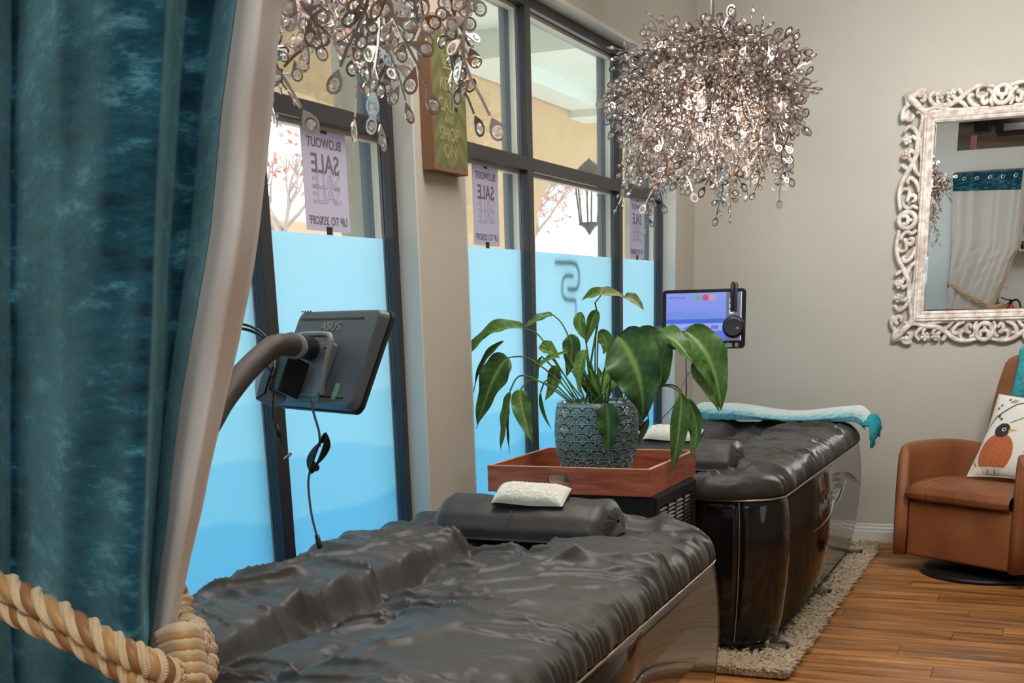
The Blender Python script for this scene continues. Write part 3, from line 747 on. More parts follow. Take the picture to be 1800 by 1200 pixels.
# big front pair hanging over the rim
L(1086, 590, -.16, 1136, 650, -.24, 1130, 740, -.20, 92, (.1, -1, .25), [(.03, -.05), (1062, 650, -.10)], fold=.18, shape=.62)
L(1112, 585, -.10, 1170, 612, -.12, 1160, 686, -.10, 62, (.5, -.8, .3), [(.05, -.02), (1080, 640, -.06)], fold=.3)
# right hand group
L(1143, 594, -.03, 1185, 578, -.06, 1218, 640, -.08, 46, (.1, -.55, .8), [(.07, 0), (1110, 640, 0)], green=.5, fold=.4)
L(1203, 582, .0, 1258, 610, -.02, 1268, 722, -.04, 66, (.35, -.85, .45), [(.08, .03), (1130, 640, .02), (1170, 590, .02)], green=.35, fold=.35)
L(1218, 636, -.03, 1240, 650, -.04, 1264, 724, -.05, 34, (-.2, -.9, .3), None, green=.8, fold=.3)
L(1198, 692, -.08, 1196, 760, -.12, 1181, 828, -.14, 32, (.3, -.95, 0), [(.09, -.03), (1120, 690, -.05), (1172, 678, -.06)], green=.1, fold=.25)
L(1206, 700, -.06, 1240, 748, -.08, 1213, 806, -.10, 33, (-.3, -.95, .1), [(.09, -.02), (1120, 688, -.03), (1180, 676, -.04)], green=.5, fold=.35)
L(1140, 735, .06, 1132, 755, .05, 1112, 796, .03, 12, (.5, -.8, 0), [(.1, .06), (1132, 712, .07)], green=.2)
# top leaf, dry at the end
L(1022, 528, .02, 1062, 505, 0, 1100, 524, -.02, 26, (-.1, -.7, .7), None, green=.5, dry=.6, fold=.5)
L(1098, 522, -.02, 1116, 524, -.03, 1132, 545, -.03, 22, (0, -.75, .6), None, dry=1, fold=.7, green=.4)
L(1050, 545, .0, 1040, 560, -.01, 1030, 606, -.02, 24, (.4, -.9, 0), [(.0, .02), (1046, 640, .02)], green=.35, fold=.5)
L(1022, 548, -.01, 1012, 572, -.02, 1034, 600, -.02, 22, (.2, -.95, .1), [(0, .0), (1036, 640, 0)], green=.6, fold=.2)
L(1052, 582, .04, 1074, 598, .03, 1060, 622, .02, 26, (.2, -.95, .1), [(.01, .03), (1050, 650, .03)], green=.75, fold=.2)
MB().tube([root(.0, .01), A(1038, 640, .01), A(1052, 560, .01), A(1046, 532, .01), A(1062, 512, 0)], [.005, .0045, .004, .003, .002], 6).build('stem', M['petiole'], pp, smooth=True)
# left hand group
L(922, 578, -.02, 852, 562, -.05, 804, 658, -.08, 44, (-.15, -.55, .85), [(-.05, 0), (985, 648, 0), (948, 590, 0)], green=.45, fold=.45)
L(886, 600, .02, 846, 622, .01, 832, 690, .0, 17, (-.4, -.9, .2), None, green=.2, fold=.5)
L(972, 553, .03, 944, 556, .0, 918, 580, -.02, 20, (-.1, -.7, .7), [(-.02, .02), (1010, 620, .03), (990, 572, .03)], green=.2, fold=.3)
L(894, 628, -.05, 866, 650, -.07, 838, 752, -.09, 58, (-.15, -.97, .12), [(-.06, -.02), (985, 672, -.02), (930, 630, -.03)], fold=.18, shape=.7)
L(915, 684, -.08, 912, 714, -.10, 937, 779, -.12, 38, (.25, -.95, .15), [(-.06, -.04), (975, 682, -.06), (935, 668, -.06)], green=.5, fold=.4)
L(896, 688, -.05, 890, 730, -.07, 880, 792, -.08, 24, (-.4, -.9, .1), [(-.07, -.02), (960, 676, -.04), (915, 660, -.04)], green=.55, fold=.35)
L(893, 716, -.04, 892, 750, -.05, 896, 798, -.05, 9, (-.4, -.9, .1), None, green=.3)
L(952, 604, .03, 962, 612, .0, 984, 630, -.02, 28, (-.1, -.7, .7), [(-.03, .01), (1000, 670, .02)], green=.9, fold=.4)
L(1000, 588, .05, 1012, 612, .04, 996, 662, .02, 34, (.2, -.95, .15), [(-.01, .04), (1012, 640, .05)], green=.15, fold=.25)
L(972, 642, .02, 982, 668, .0, 958, 704, -.02, 26, (.2, -.95, .1), [(-.05, .02), (992, 680, .02)], green=.75, fold=.3)
L(952, 626, .0, 940, 660, .0, 946, 726, -.01, 14, (-.5, -.85, .1), [(-.06, .0), (985, 660, .0)], green=.3, fold=.5)
L(950, 690, .02, 948, 720, .02, 970, 755, .01, 8, (.3, -.9, 0), [(-.08, .02), (966, 668, .02)], green=.2)
L(946, 648, -.02, 962, 628, -.03, 1000, 618, -.03, 18, (0, -.6, .8), None, green=.85, fold=.4)
# middle
L(1030, 614, -.06, 1016, 640, -.08, 1020, 692, -.09, 27, (-.2, -.97, .1), [(0, -.04), (1034, 650, -.05)], green=.9, fold=.45)
L(1066, 708, -.17, 1072, 745, -.185, 1068, 797, -.175, 40, (.1, -1, .05), [(.0, -.11), (1064, 690, -.14)], green=.15, fold=.15, shape=.7)
L(1078, 648, -.04, 1060, 660, -.06, 1062, 700, -.08, 22, (-.2, -.95, .1), [(.02, -.03), (1070, 670, -.04)], green=.9, fold=.4)
L(1086, 660, .0, 1066, 682, -.02, 1060, 704, -.04, 26, (0, -.8, .5), [(.03, 0), (1080, 676, 0)], green=.95, fold=.3)
for q in range(26):
    a = lrng.uniform(0, 2*PI); rd = lrng.uniform(.0, .075); top = A(lrng.uniform(990, 1085), lrng.uniform(612, 668), lrng.uniform(-.05, .06))
    b0 = root(rd*math.cos(a), rd*math.sin(a)); mid = (b0+top)/2+Vector((lrng.uniform(-.012, .012), 0, .01))
    if q % 3 == 0: leaf(b0+(top-b0)*.35, mid+Vector((0, 0, .03)), top, .032, TOC, green=lrng.random(), fold=.6, stem=[b0])
    else: MB().tube([b0, mid, top], [.0048, .004, .0025], 6).build('stem', M['petiole'], pp, smooth=True)

#@@MONITORS
# ================================================================== monitor seen from behind
def cords(name, pts, r, mt, parent, label=None): return MB().tube(spline(pts, 8), r, 7).build(name, mt, parent, smooth=True, label=label)
c0 = at(576, 630, 1, 2.25)
u = Vector((.888, -.46, 0)).normalized(); nb0 = Vector((-.46, -.888, 0)).normalized()
ti = math.radians(26); wv = Vector((0, 0, 1))*math.cos(ti)-nb0*math.sin(ti); nb = nb0*math.cos(ti)+Vector((0, 0, 1))*math.sin(ti)
mo = thing('monitor', tuple(c0), 'dark monitor on a swing arm seen from behind above the nearest bed', 'monitor')
mw, mh = .345, .218
def mp(a, b, d): return c0+u*a+wv*b+nb*d     # a right, b up, d towards the viewer
def slab(poly, d0, d1, sc=1.0):
    mb = MB(); k = len(poly); a = [mp(x, yv, d0) for x, yv in poly]; bq = [mp(x*sc, yv*sc, d1) for x, yv in poly]
    return mb.add(a+bq, [tuple(range(k-1, -1, -1)), tuple(range(k, 2*k))]+[(i, (i+1) % k, k+(i+1) % k, k+i) for i in range(k)])
slab(rrect(mw, mh, .022), -.012, .010, .95).build('back_shell', M['grey_plastic'], mo, bevel=.004)
slab(rrect(mw+.004, mh+.004, .022), -.020, -.012).build('bezel', M['black'], mo)
slab(rrect(mw-.03, mh-.03, .006), -.0215, -.0202).build('screen', mat('dark_screen', (.01, .012, .02), .1), mo)
slab([(x-.02, yv+.085) for x, yv in rrect(.255, .004, .0015, 2)], .0099, .0112).build('vent_slot', M['black'], mo)
slab([(x-.02, yv-.088) for x, yv in rrect(.30, .004, .0015, 2)], .0099, .0112).build('vent_slot', M['black'], mo)
for k in range(4): slab([(x-.155+k*.012, yv+.103) for x, yv in rrect(.006, .003, .001, 2)], .0099, .0112).build('button', M['black'], mo)
text('ASUS', .027, mp(-.012, .067, .0105), u, wv, mat('embossed_grey', srgb(150, 156, 166), .4), 'embossed_logo', mo, sx=1.35, extrude=.0012)
slab([(x-.012, yv-.032) for x, yv in rrect(.118, .118, .008)], .010, .022).build('mount_plate', M['mid_plastic'], mo, bevel=.002)
for sx in (-.035, .025): MB().lathe([(.0055, 0), (.0055, .003), (.003, .005), (0, .005)], mp(sx, .014, .022), 12, axis=nb).build('screw', M['chrome'], mo, smooth=True)
hp = [mp(a, b, d) for a, b, d in ((-.085, -.03, .02), (-.085, .0, .035), (-.078, .026, .040), (-.06, .036, .040), (.035, .036, .040), (.058, .026, .040), (.064, .0, .038), (.066, -.06, .030), (.062, -.085, .018))]
cords('carry_handle', hp, .0065, mat('grey_handle', srgb(150, 150, 148), .4), mo)
slab([(x+.095, yv-.075) for x, yv in rrect(.018, .035, .001, 2)], .0101, .0112).build('sticker', mat('green_sticker', srgb(130, 170, 140), .5), mo)
slab([(x+.0, yv-.092) for x, yv in rrect(.08, .016, .001, 2)], .0113, .0122).build('sticker', M['mid_plastic'], mo)
# arm
piv = mp(-.030, .008, .024); e0 = at(514, 607, 1, 2.10)
ar = thing('monitor_stand', tuple(at(330, 780, 1, 1.62)), 'thick dark swing arm holding the monitor above the nearest bed', 'arm')
el = at(484, 608, 1, 2.02); q1 = at(446, 638, 1, 1.94); q2 = at(398, 694, 1, 1.80); q3 = at(300, 830, 1, 1.62); q4 = Vector((-1.72, 1.58, .755))
MB().tube(spline([piv+nb*.012, (piv+nb*.03)*.5+e0*.5, e0, el, q1, q2, q3, q4+Vector((0, 0, .08)), q4], 7), .0215, 16).build('arm_tube', M['arm'], ar, smooth=True)
MB().tube([piv+nb*.006, (piv+nb*.03)*.5+e0*.5, e0+(piv-e0)*.15], .0245, 16).build('swivel_joint', M['black'], ar, smooth=True)
MB().tube([e0+(piv-e0)*.15, e0-(piv-e0)*.02], .0260, 16).build('clamp_ring', M['mid_plastic'], ar, smooth=True)
MB().lathe([(.05, 0), (.05, .012), (.03, .03)], q4-Vector((0, 0, .012)), 20).build('arm_foot', M['black'], ar, smooth=True)
# power box strapped below the arm
pb = thing('cable_box', tuple(mp(-.10, -.065, .05)), 'grey cable box strapped behind the monitor below its arm', 'box')
bx = mp(-.098, -.066, .058)
MB().prism([(-.062, .040), (.035, .040), (.052, .01), (.056, -.05), (.02, -.066), (-.006, -.036), (-.018, -.008), (-.062, -.004)], bx-nb*.02, u, wv, .05).build('box_shell', M['mid_plastic'], pb, bevel=.004)
MB().prism([(.034, .038), (.053, .008), (.057, -.050), (.030, -.064), (.022, -.02)], bx+nb*.0305, u, wv, .004).build('box_face', M['black'], pb)
MB().obox(bx+u*.066-wv*.0-nb*.0, (u, wv, nb), (.028, .040, .026)).build('connector_block', M['black'], pb, bevel=.003)
lp = [bx+wv*.040+u*(-.02), bx+wv*.075+u*(-.05)+nb*.02, bx+wv*.085+u*(-.10)+nb*.05, bx+wv*.07+u*(-.18)+nb*.08]
cords('loop_cable', lp, .0035, M['black'], pb); cords('loop_cable', [p+wv*.008+nb*.006 for p in lp], .003, M['black'], pb)
# hanging cords
k0 = at(548, 716, 1, 2.13)
hc = thing('power_cord', tuple(k0), 'bundled black power cord hanging from the rear view monitor down to the bed', 'cord')
def K(px, py, dy=0): return at(px, py, 1, 2.13+dy)
cords('cord', [K(545, 700), K(552, 728), K(561, 760), K(562, 785)], .0026, M['grey_plastic'], hc)
for q in range(5):
    o = (q-2)*.004; cx, cy = 560, 796; ang = math.radians(-60+(q-2)*5)
    pts = []
    for i in range(20):
        a = 2*PI*i/20; la, sa = 37-q*2.5, 5+q*1.6; x, yv = la*math.cos(a), sa*math.sin(a)
        pts.append(K(cx+x*math.cos(ang)-yv*math.sin(ang), cy+x*math.sin(ang)+yv*math.cos(ang), o))
    MB().tube(pts, .0027, 6, closed=True).build('coil', M['black'], hc, smooth=True)
MB().tube([K(548, 815, -.008), K(553, 820, 0), K(556, 822, .008)], .008, 8).build('cord_tie', M['black'], hc, smooth=True)
cords('cord', [K(546, 822), K(542, 850), K(547, 900), K(557, 942)], .0026, M['grey_plastic'], hc)
MB().tube([K(557, 940), K(561, 958), K(564, 963)], [.005, .0065, .0055], 8).build('plug', M['black'], hc, smooth=True)
k1 = at(470, 652, 1, 2.0)
sc_ = thing('thin_cord', tuple(k1), 'thin black cord with inline plug dangling in front of the window mullion', 'cord')
def K2(px, py): return at(px, py, 1, 2.0)
cords('cord', [K2(462, 640), K2(475, 652), K2(480, 690), K2(479, 730), K2(484, 748)], .0018, M['black'], sc_)
MB().tube([K2(484, 746), K2(492, 768)], .005, 8).build('inline_plug', M['black'], sc_, smooth=True)
cords('cord', [K2(492, 768), K2(497, 785), K2(506, 800), K2(512, 797)], .0022, M['black'], sc_)
MB().tube([K2(511, 797), K2(500, 807)], .003, 8).build('plug_tip', M['steel'], sc_, smooth=True)

# ================================================================== lit touch screen on the far bed
s0 = at(1237, 561, 1, 5.55); fu = Vector((.985, .17, 0)).normalized(); fn_ = Vector((.17, -.985, 0)).normalized(); fw_ = Vector((0, 0, 1))
ms = thing('touchscreen_monitor', tuple(s0), 'lit touchscreen monitor with blue screen and headphones hung over it beside the far wall', 'monitor')
sw_, sh_ = .375, .262
def sp(a, b, d): return s0+fu*a+fw_*b+fn_*d
def slab2(poly, d0, d1, sc=1.0):
    mb = MB(); k = len(poly); a = [sp(x, yv, d0) for x, yv in poly]; bq = [sp(x*sc, yv*sc, d1) for x, yv in poly]
    return mb.add(a+bq, [tuple(range(k-1, -1, -1)), tuple(range(k, 2*k))]+[(i, (i+1) % k, k+(i+1) % k, k+i) for i in range(k)])
slab2(rrect(sw_, sh_, .018), -.001, .008).build('bezel', M['black'], ms, bevel=.002)
slab2(rrect(sw_, sh_, .018), -.035, -.0015).build('back_shell', mat('white_monitor_shell', srgb(190, 190, 188), .4), ms, bevel=.003)
def ui(u, v):
    c = np.array(srgb(104, 132, 232))*(1-v)+np.array(srgb(140, 156, 238))*v
    if .38 < v < .46: c = np.array(srgb(70, 104, 214))
    hill = .56+.05*math.sin(u*6)+.03*math.sin(u*15)
    if .46 <= v < hill: c = np.array(srgb(116, 142, 226))
    if .22 < v < .36: c = np.array(srgb(158, 172, 246))
    if v < .2: c = np.array(srgb(92, 118, 240))
    for x0, col in ((.42, (110, 170, 150)), (.52, (206, 80, 110)), (.615, (196, 160, 160))):
        if ((u-x0)*1.55)**2+(v-.90)**2 < .0044: c = np.array(srgb(*col))
    k = int((u-.18)*40)
    if .18 < u < .33 and .26 < v < .265+.011*k and (u*40) % 1 > .25: c = np.array(srgb(88, 104, 200))
    if .60 < u < .70 and .25 < v < .33: c = np.array(srgb(108, 118, 206))
    if .34 < u < .355 and .25 < v < .31: c = np.array(srgb(200, 130, 190))
    if u > .795:
        c = np.array(srgb(110, 110, 128)) if u < .985 else np.array(srgb(210, 214, 240))
        for vv in (.83, .72, .60):
            if .835 < u < .895 and abs(v-vv) < .04: c = np.array(srgb(220, 226, 246))
    return c
mb = MB().grid(lambda u, v: sp((u-.5)*.338, (v-.5)*.212+.010, .0092), 200, 124)
gu = [(i/199, j/123) for i in range(200) for j in range(124)]
mb.build('screen', attr_mat('lit_screen', .2, .4, emit=.95), ms, col=[ui(*g) for g in gu])
text('HydroMassage', .0125, sp(-.118, .097, .0096), fu, fw_, mat('screen_ink', srgb(70, 86, 180), .5), 'screen_lettering', ms, extrude=.0001)
slab2([(x+.115, yv-.115) for x, yv in rrect(.03, .018, .001, 2)], .0079, .0088).build('sticker', mat('blue_sticker', srgb(150, 180, 190), .5), ms)
slab2([(x+.150, yv-.115) for x, yv in rrect(.016, .018, .001, 2)], .0079, .0088).build('sticker', mat('gold_sticker', srgb(150, 140, 110), .5), ms)
ab = at(1124, 752, 2, .75)
a2 = thing('monitor_stand', (ab.x, ab.y, .75), 'black arm rising from the far bed behind the plant to the lit touchscreen', 'arm')
MB().tube(spline([ab, ab+Vector((0, 0, .2)), ab+Vector((.02, -.02, .46)), sp(-.13, -.03, -.12), sp(-.04, -.01, -.10), sp(0, 0, -.037)], 8), .019, 14).build('arm_tube', M['arm'], a2, smooth=True)
MB().lathe([(.036, -.012), (.036, .02), (.028, .035)], ab, 18).build('arm_foot', M['black'], a2, smooth=True)
# headphones
hx = .142
hd = thing('headphones', tuple(sp(hx, .13, 0)), 'black over ear headphones hung over the right edge of the lit touchscreen', 'headphones')
bandp = [sp(hx-.012, .03, .026), sp(hx-.014, .10, .028), sp(hx-.014, .140, .018), sp(hx-.014, .152, -.012), sp(hx-.014, .140, -.046), sp(hx-.012, .08, -.058), sp(hx-.010, .0, -.060)]
MB().tube(spline(bandp, 8), .010, 8).build('headband', M['black'], hd, smooth=True)
MB().tube(spline([p+fu*.016 for p in bandp[:5]], 8), .006, 8).build('headband_slider', mat('grey_slider', srgb(80, 80, 84), .3, .6), hd, smooth=True)
for dd, sgn in ((.012, 1), (-.062, -1)):
    o = MB().lathe([(.030, 0), (.046, .003), (.050, .012), (.050, .024), (.044, .032), (.030, .035), (.012, .034), (0, .034)], sp(hx-.006, -.035, dd), 28, axis=fn_*sgn).build('ear_cup', M['black'], hd, smooth=True)
    if sgn > 0:
        MB().lathe([(.036, .036), (.040, .0365), (.040, .034), (.036, .034)], sp(hx-.006, -.035, dd), 28, axis=fn_*sgn).build('ear_cup_ring', mat('grey_slider', srgb(80, 80, 84), .3, .6), o, smooth=True)
        MB().obox(sp(hx+.012, -.040, dd+.0355), (fu, fw_, fn_), (.006, .004, .001)).build('ear_cup_logo', M['mid_plastic'], o)
def K3(px, py, dy=0): return at(px, py, 1, 5.5+dy)
c1 = thing('headphone_cord', tuple(K3(1278, 600)), 'thin dark cord trailing from the headphones down to the far bed', 'cord')
cords('cord', [K3(1280, 596), K3(1277, 625), K3(1265, 650, .05), K3(1212, 655, .1), K3(1185, 712, .1), at(1135, 760, 2, .757)], .0022, M['grey_plastic'], c1)
c2 = thing('screen_cord', tuple(K3(1206, 616)), 'black cord hanging straight down from the lit touchscreen behind the leaves', 'cord')
cords('cord', [sp(-.08, -.10, -.03), K3(1206, 640), K3(1206, 690), at(1200, 742, 2, .757)], .003, M['black'], c2)
#@@CHANDELIER
# ================================================================== chandeliers
crg = random.Random(21)
def make_sprig(kind):
    """flat chrome twig along +x with teardrop loops; returns (metal MB, crystal MB)"""
    rg_ = random.Random(kind*13+1); me, cr = MB(), MB()
    Lg = (.30, .24, .34, .27, .20, .31)[kind]; n = 9
    ax = []; ph = rg_.uniform(0, 6)
    for i in range(n+1):
        s = i/n; ax.append(Vector((s*Lg, .022*math.sin(s*7+ph)*(.3+s), .014*math.sin(s*5+ph*2)-.06*s*s)))
    def ribbon(pts, w0, w1, th):
        k = len(pts); vs = []
        for i, p in enumerate(pts):
            t = (pts[min(i+1, k-1)]-pts[max(i-1, 0)]).normalized(); sd = t.cross(Vector((.2, .1, 1))).normalized(); up = sd.cross(t)
            w = w0+(w1-w0)*i/(k-1)
            vs += [p+sd*w+up*th, p-sd*w+up*th, p-sd*w-up*th, p+sd*w-up*th]
        fs = [(i*4+j, i*4+(j+1) % 4, (i+1)*4+(j+1) % 4, (i+1)*4+j) for i in range(k-1) for j in range(4)]+[(3, 2, 1, 0), (4*k-4, 4*k-3, 4*k-2, 4*k-1)]
        me.add(vs, fs)
    ribbon(ax, .0042, .0026, .0012)
    def loop(o, d, up, L_, R_):
        d = d.normalized(); sd = up.cross(d).normalized(); nn = d.cross(sd)
        inn, out = [], []
        N_ = 10
        for i in range(N_):
            a = 2*PI*i/N_; ca, sa = math.cos(a), math.sin(a)
            inn.append((L_+R_*.70*ca*1.12, R_*.70*sa))
            q = 1 if ca > -.4 else 1.0
            x = L_+R_*1.0*ca*1.12; yv = R_*1.0*sa
            if ca < -.85: x = L_*.12; yv = .0012*(1 if sa >= 0 else -1)
            elif ca < -.5: x = L_-R_*1.05; yv = R_*.62*(1 if sa > 0 else -1)
            out.append((x, yv))
        vs = []
        for z in (.0013, -.0013):
            vs += [o+d*p[0]+sd*p[1]+nn*z for p in inn]+[o+d*p[0]+sd*p[1]+nn*z for p in out]
        fs = []
        for i in range(N_):
            j = (i+1) % N_
            fs += [(i, j, N_+j, N_+i), (2*N_+j, 2*N_+i, 3*N_+i, 3*N_+j), (j, i, 2*N_+i, 2*N_+j), (N_+i, N_+j, 3*N_+j, 3*N_+i)]
        me.add(vs, fs)
        rc = R_*.60; c = o+d*L_; k = 8
        ring = [c+d*(rc*math.cos(2*PI*i/k))+sd*(rc*math.sin(2*PI*i/k)) for i in range(k)]
        tb = [c+d*(rc*.55*math.cos(2*PI*(i+.5)/k))+sd*(rc*.55*math.sin(2*PI*(i+.5)/k))+nn*rc*.42 for i in range(k)]
        b = [c+nn*(-rc*.95)]
        fs = [tuple(range(k, 2*k))]
        for i in range(k):
            j = (i+1) % k; fs += [(i, j, k+i), (j, k+j, k+i), (j, i, 2*k)]
        cr.add(ring+tb+b, fs)
    for i in range(1, n+1):
        t = (ax[min(i+1, n)]-ax[i-1]).normalized()
        if i < n:
            for s in (1, -1):
                if rg_.random() < .18: continue
                side = t.cross(Vector((rg_.uniform(-.6, .6), rg_.uniform(-.6, .6), 1))).normalized()*s
                d = (t*rg_.uniform(.35, .9)+side*rg_.uniform(.6, 1)+Vector((0, 0, rg_.uniform(-.5, .4)))).normalized()
                up = Vector((rg_.uniform(-.7, .7), rg_.uniform(-.7, .7), 1)); R_ = rg_.uniform(.0115, .0165)
                loop(ax[i], d, up, rg_.uniform(.028, .040), R_)
        else: loop(ax[i], t, Vector((.3, .2, 1)), .034, .0168)
    return me, cr
SPR = [make_sprig(k) for k in range(6)]
def make_chandelier(loc, label, NS=250, NT=34, tl_=.85):
    ch = thing('chandelier', loc, label, 'chandelier', group=None)
    MB().tube([(0, 0, CEIL-loc[2]), (0, 0, .02)], .008, 10).build('stem', M['steel'], ch, smooth=True, local=True)
    MB().lathe([(.065, CEIL-loc[2]-.035), (.065, CEIL-loc[2]-.004)], (0, 0, 0), 24).build('canopy', M['steel'], ch, smooth=True, local=True)
    fr = MB()
    for rr_, zz in ((.20, .10), (.20, -.08)): fr.tube([(rr_*math.cos(a), rr_*math.sin(a), zz) for a in [2*PI*i/28 for i in range(28)]], .004, 6, closed=True)
    for i in range(6):
        a = 2*PI*i/6; fr.tube([(0, 0, .04), (.12*math.cos(a), .12*math.sin(a), .05), (.20*math.cos(a), .20*math.sin(a), .10), (.20*math.cos(a), .20*math.sin(a), -.08)], .004, 6)
    fr.build('frame', M['twig'], ch, smooth=True, local=True)
    first = {}
    for i in range(8):
        a = 2*PI*i/8+.3; zz = (-.03, .09)[i % 2]; rr_ = (.13, .17)[i % 2]
        if 'b' not in first:
            o = MB().lathe([(.0, -.026), (.008, -.022), (.011, -.008), (.010, .006), (.0065, .016), (.0065, .022)], (0, 0, 0), 12).build('bulb', M['bulb'], ch, smooth=True, local=True); first['b'] = o
            h = MB().lathe([(.008, .022), (.008, .05)], (0, 0, 0), 10).build('bulb_holder', M['steel'], o, local=True)
        else:
            o = first['b'].copy(); COL.objects.link(o); o.parent = ch
            h = first['b'].children[0].copy(); COL.objects.link(h); h.parent = o
        o.location = (rr_*math.cos(a), rr_*math.sin(a), zz)
    ga = PI*(3-5**.5)
    for i in range(NS+NT):
        tail = i >= NS
        zf = 1-2*((i % NS)+.5)/NS; th = i*ga; rxy = math.sqrt(max(0, 1-zf*zf))
        d = Vector((rxy*math.cos(th), rxy*math.sin(th), zf))
        k = crg.randrange(6); scl = crg.uniform(.85, 1.15)
        Lg = (.30, .24, .34, .27, .20, .31)[k]*scl
        # keep tips on a flattened drum shaped envelope with loose tails below
        env = Vector((d.x*.445, d.y*.445, d.z*(.32 if d.z > 0 else .36)))
        env *= crg.uniform(.86, 1.0)
        dirv = (d*1.0+Vector((crg.uniform(-.45, .45), crg.uniform(-.45, .45), crg.uniform(-.75, .15)))).normalized()
        if d.z < -.3: dirv = (dirv+Vector((0, 0, -.9))).normalized()
        start = env-dirv*(Lg+.03)
        if tail:
            scl = crg.uniform(.85, 1.1)*tl_; rr_ = .33*math.sqrt(crg.random()); aa = crg.uniform(0, 2*PI)
            start = Vector((rr_*math.cos(aa), rr_*math.sin(aa), -.10-crg.uniform(0, .08))); dirv = Vector((crg.uniform(-.2, .2)+.22*math.cos(aa)*rr_/.33, crg.uniform(-.2, .2)+.22*math.sin(aa)*rr_/.33, -1)).normalized()
        key = k
        if key not in first:
            o = SPR[k][0].build('sprig', M['twig_dark'] if k in ((1, 2, 4) if NS > 200 else (0, 1, 3, 4)) else M['twig'], ch, local=True); cr_ = SPR[k][1].build('crystals', M['crystal'], o, local=True, kind='stuff'); first[key] = (o, cr_)
        else:
            o = first[key][0].copy(); COL.objects.link(o); o.parent = ch
            cr_ = first[key][1].copy(); COL.objects.link(cr_); cr_.parent = o
        o.location = start; o.scale = (scl,)*3
        qt = dirv.to_track_quat('X', 'Z'); o.rotation_mode = 'QUATERNION'
        from mathutils import Quaternion
        o.rotation_quaternion = qt @ Quaternion((1, 0, 0), crg.uniform(0, 2*PI))
    l = D.lights.new('chandelier_lamp', 'POINT'); l.energy = 36; l.color = (1, .86, .70); l.shadow_soft_size = .12
    o = D.objects.new('chandelier_lamp', l); COL.objects.link(o); o.parent = ch; o.location = (0, 0, .0)
    return ch
c1_ = make_chandelier((-1.39, 5.30, 2.20), 'round crystal twig chandelier with lit bulbs hanging over the far bed')
make_chandelier((-1.42, 2.28, 2.225), 'nearer crystal twig chandelier cut by the top of the frame beside the curtain', 175, 30, .95)
#@@FURNITURE
# ================================================================== mirror with carved frame
mx0, mx1, mz0, mz1 = -.847, .121, 1.148, 2.434
iw = .155; mcx, mcz = (mx0+mx1)/2, (mz0+mz1)/2
mr = thing('wall_mirror', (mcx, YF-.03, mcz), 'large rectangular wall mirror in a whitewashed carved openwork wooden frame', 'mirror')
tl = .0105
def ML(x, z, d):    # mirror plane leans forward a little from the wall
    return Vector((x, YF-.012-d-(z-mz0)*tl, z))
ix0, ix1, iz0, iz1 = mx0+iw, mx1-iw, mz0+iw, mz1-iw
MB().add([ML(ix0-.01, iz0-.01, .012), ML(ix1+.01, iz0-.01, .012), ML(ix1+.01, iz1+.01, .012), ML(ix0-.01, iz1+.01, .012),
          ML(ix0-.01, iz0-.01, .006), ML(ix1+.01, iz0-.01, .006), ML(ix1+.01, iz1+.01, .006), ML(ix0-.01, iz1+.01, .006)],
         [(0, 1, 2, 3), (7, 6, 5, 4), (0, 4, 5, 1), (1, 5, 6, 2), (2, 6, 7, 3), (3, 7, 4, 0)]).build('mirror_glass', M['mirror'], mr)
bev = MB(); bw = .013
co = [(ix0, iz0), (ix1, iz0), (ix1, iz1), (ix0, iz1)]; ci = [(ix0+bw, iz0+bw), (ix1-bw, iz0+bw), (ix1-bw, iz1-bw), (ix0+bw, iz1-bw)]
bev.add([ML(x, z, .0125) for x, z in co]+[ML(x, z, .0142) for x, z in ci], [(i, (i+1) % 4, 4+(i+1) % 4, 4+i) for i in range(4)]).build('bevelled_edge', M['mirror'], mr)
molding = [(-.004, .012), (-.004, .022), (.006, .028), (.012, .024), (.018, .030), (.030, .034), (.036, .028), (.044, .032), (.050, .024), (.050, .0)]
for s in range(4):
    vs = []
    for e_, d in molding:
        A_ = [(ix0-e_, iz0-e_), (ix1+e_, iz0-e_), (ix1+e_, iz1+e_), (ix0-e_, iz1+e_)]
        vs += [ML(*A_[s], d), ML(*A_[(s+1) % 4], d)]
    MB().add(vs, [(2*i, 2*i+1, 2*i+3, 2*i+2) for i in range(len(molding)-1)]).build('inner_moulding', M['carved'], mr)
def side_map(s):
    """(along from the middle, across from inner to outer) -> frame point"""
    if s == 0: return lambda a, t, d: ML(ix0-.05-t, mcz+a, d)          # left
    if s == 1: return lambda a, t, d: ML(ix1+.05+t, mcz+a, d)          # right
    if s == 2: return lambda a, t, d: ML(mcx+a, iz1+.05+t, d)          # top
    return lambda a, t, d: ML(mcx+a, iz0-.05-t, d)                     # bottom
def carve(fm, pts, r, nm='scroll', closed=False, d0=.014, rise=0):
    P = [Vector((a, t, 0)) for a, t in pts]; P = spline(P, 5) if not closed else P
    k = len(P); r = r*1.28; rl = [r*(.55+.45*math.sin(PI*min(1, (i+2)/(k+2)))) for i in range(k)] if not closed else r
    MB().tube([fm(p.x, p.y, d0+rise*i/k) for i, p in enumerate(P)], rl, 7, closed=closed).build(nm, M['carved'], mr, smooth=True)
def spiral(cx, cy, r, a0, turns, sgn, tail):
    pts = []
    for i in range(12):
        f = i/11; a = a0+sgn*turns*2*PI*f; rr_ = r*(.22+.78*f); pts.append((cx+rr_*math.cos(a), cy+rr_*math.sin(a)))
    return pts+tail
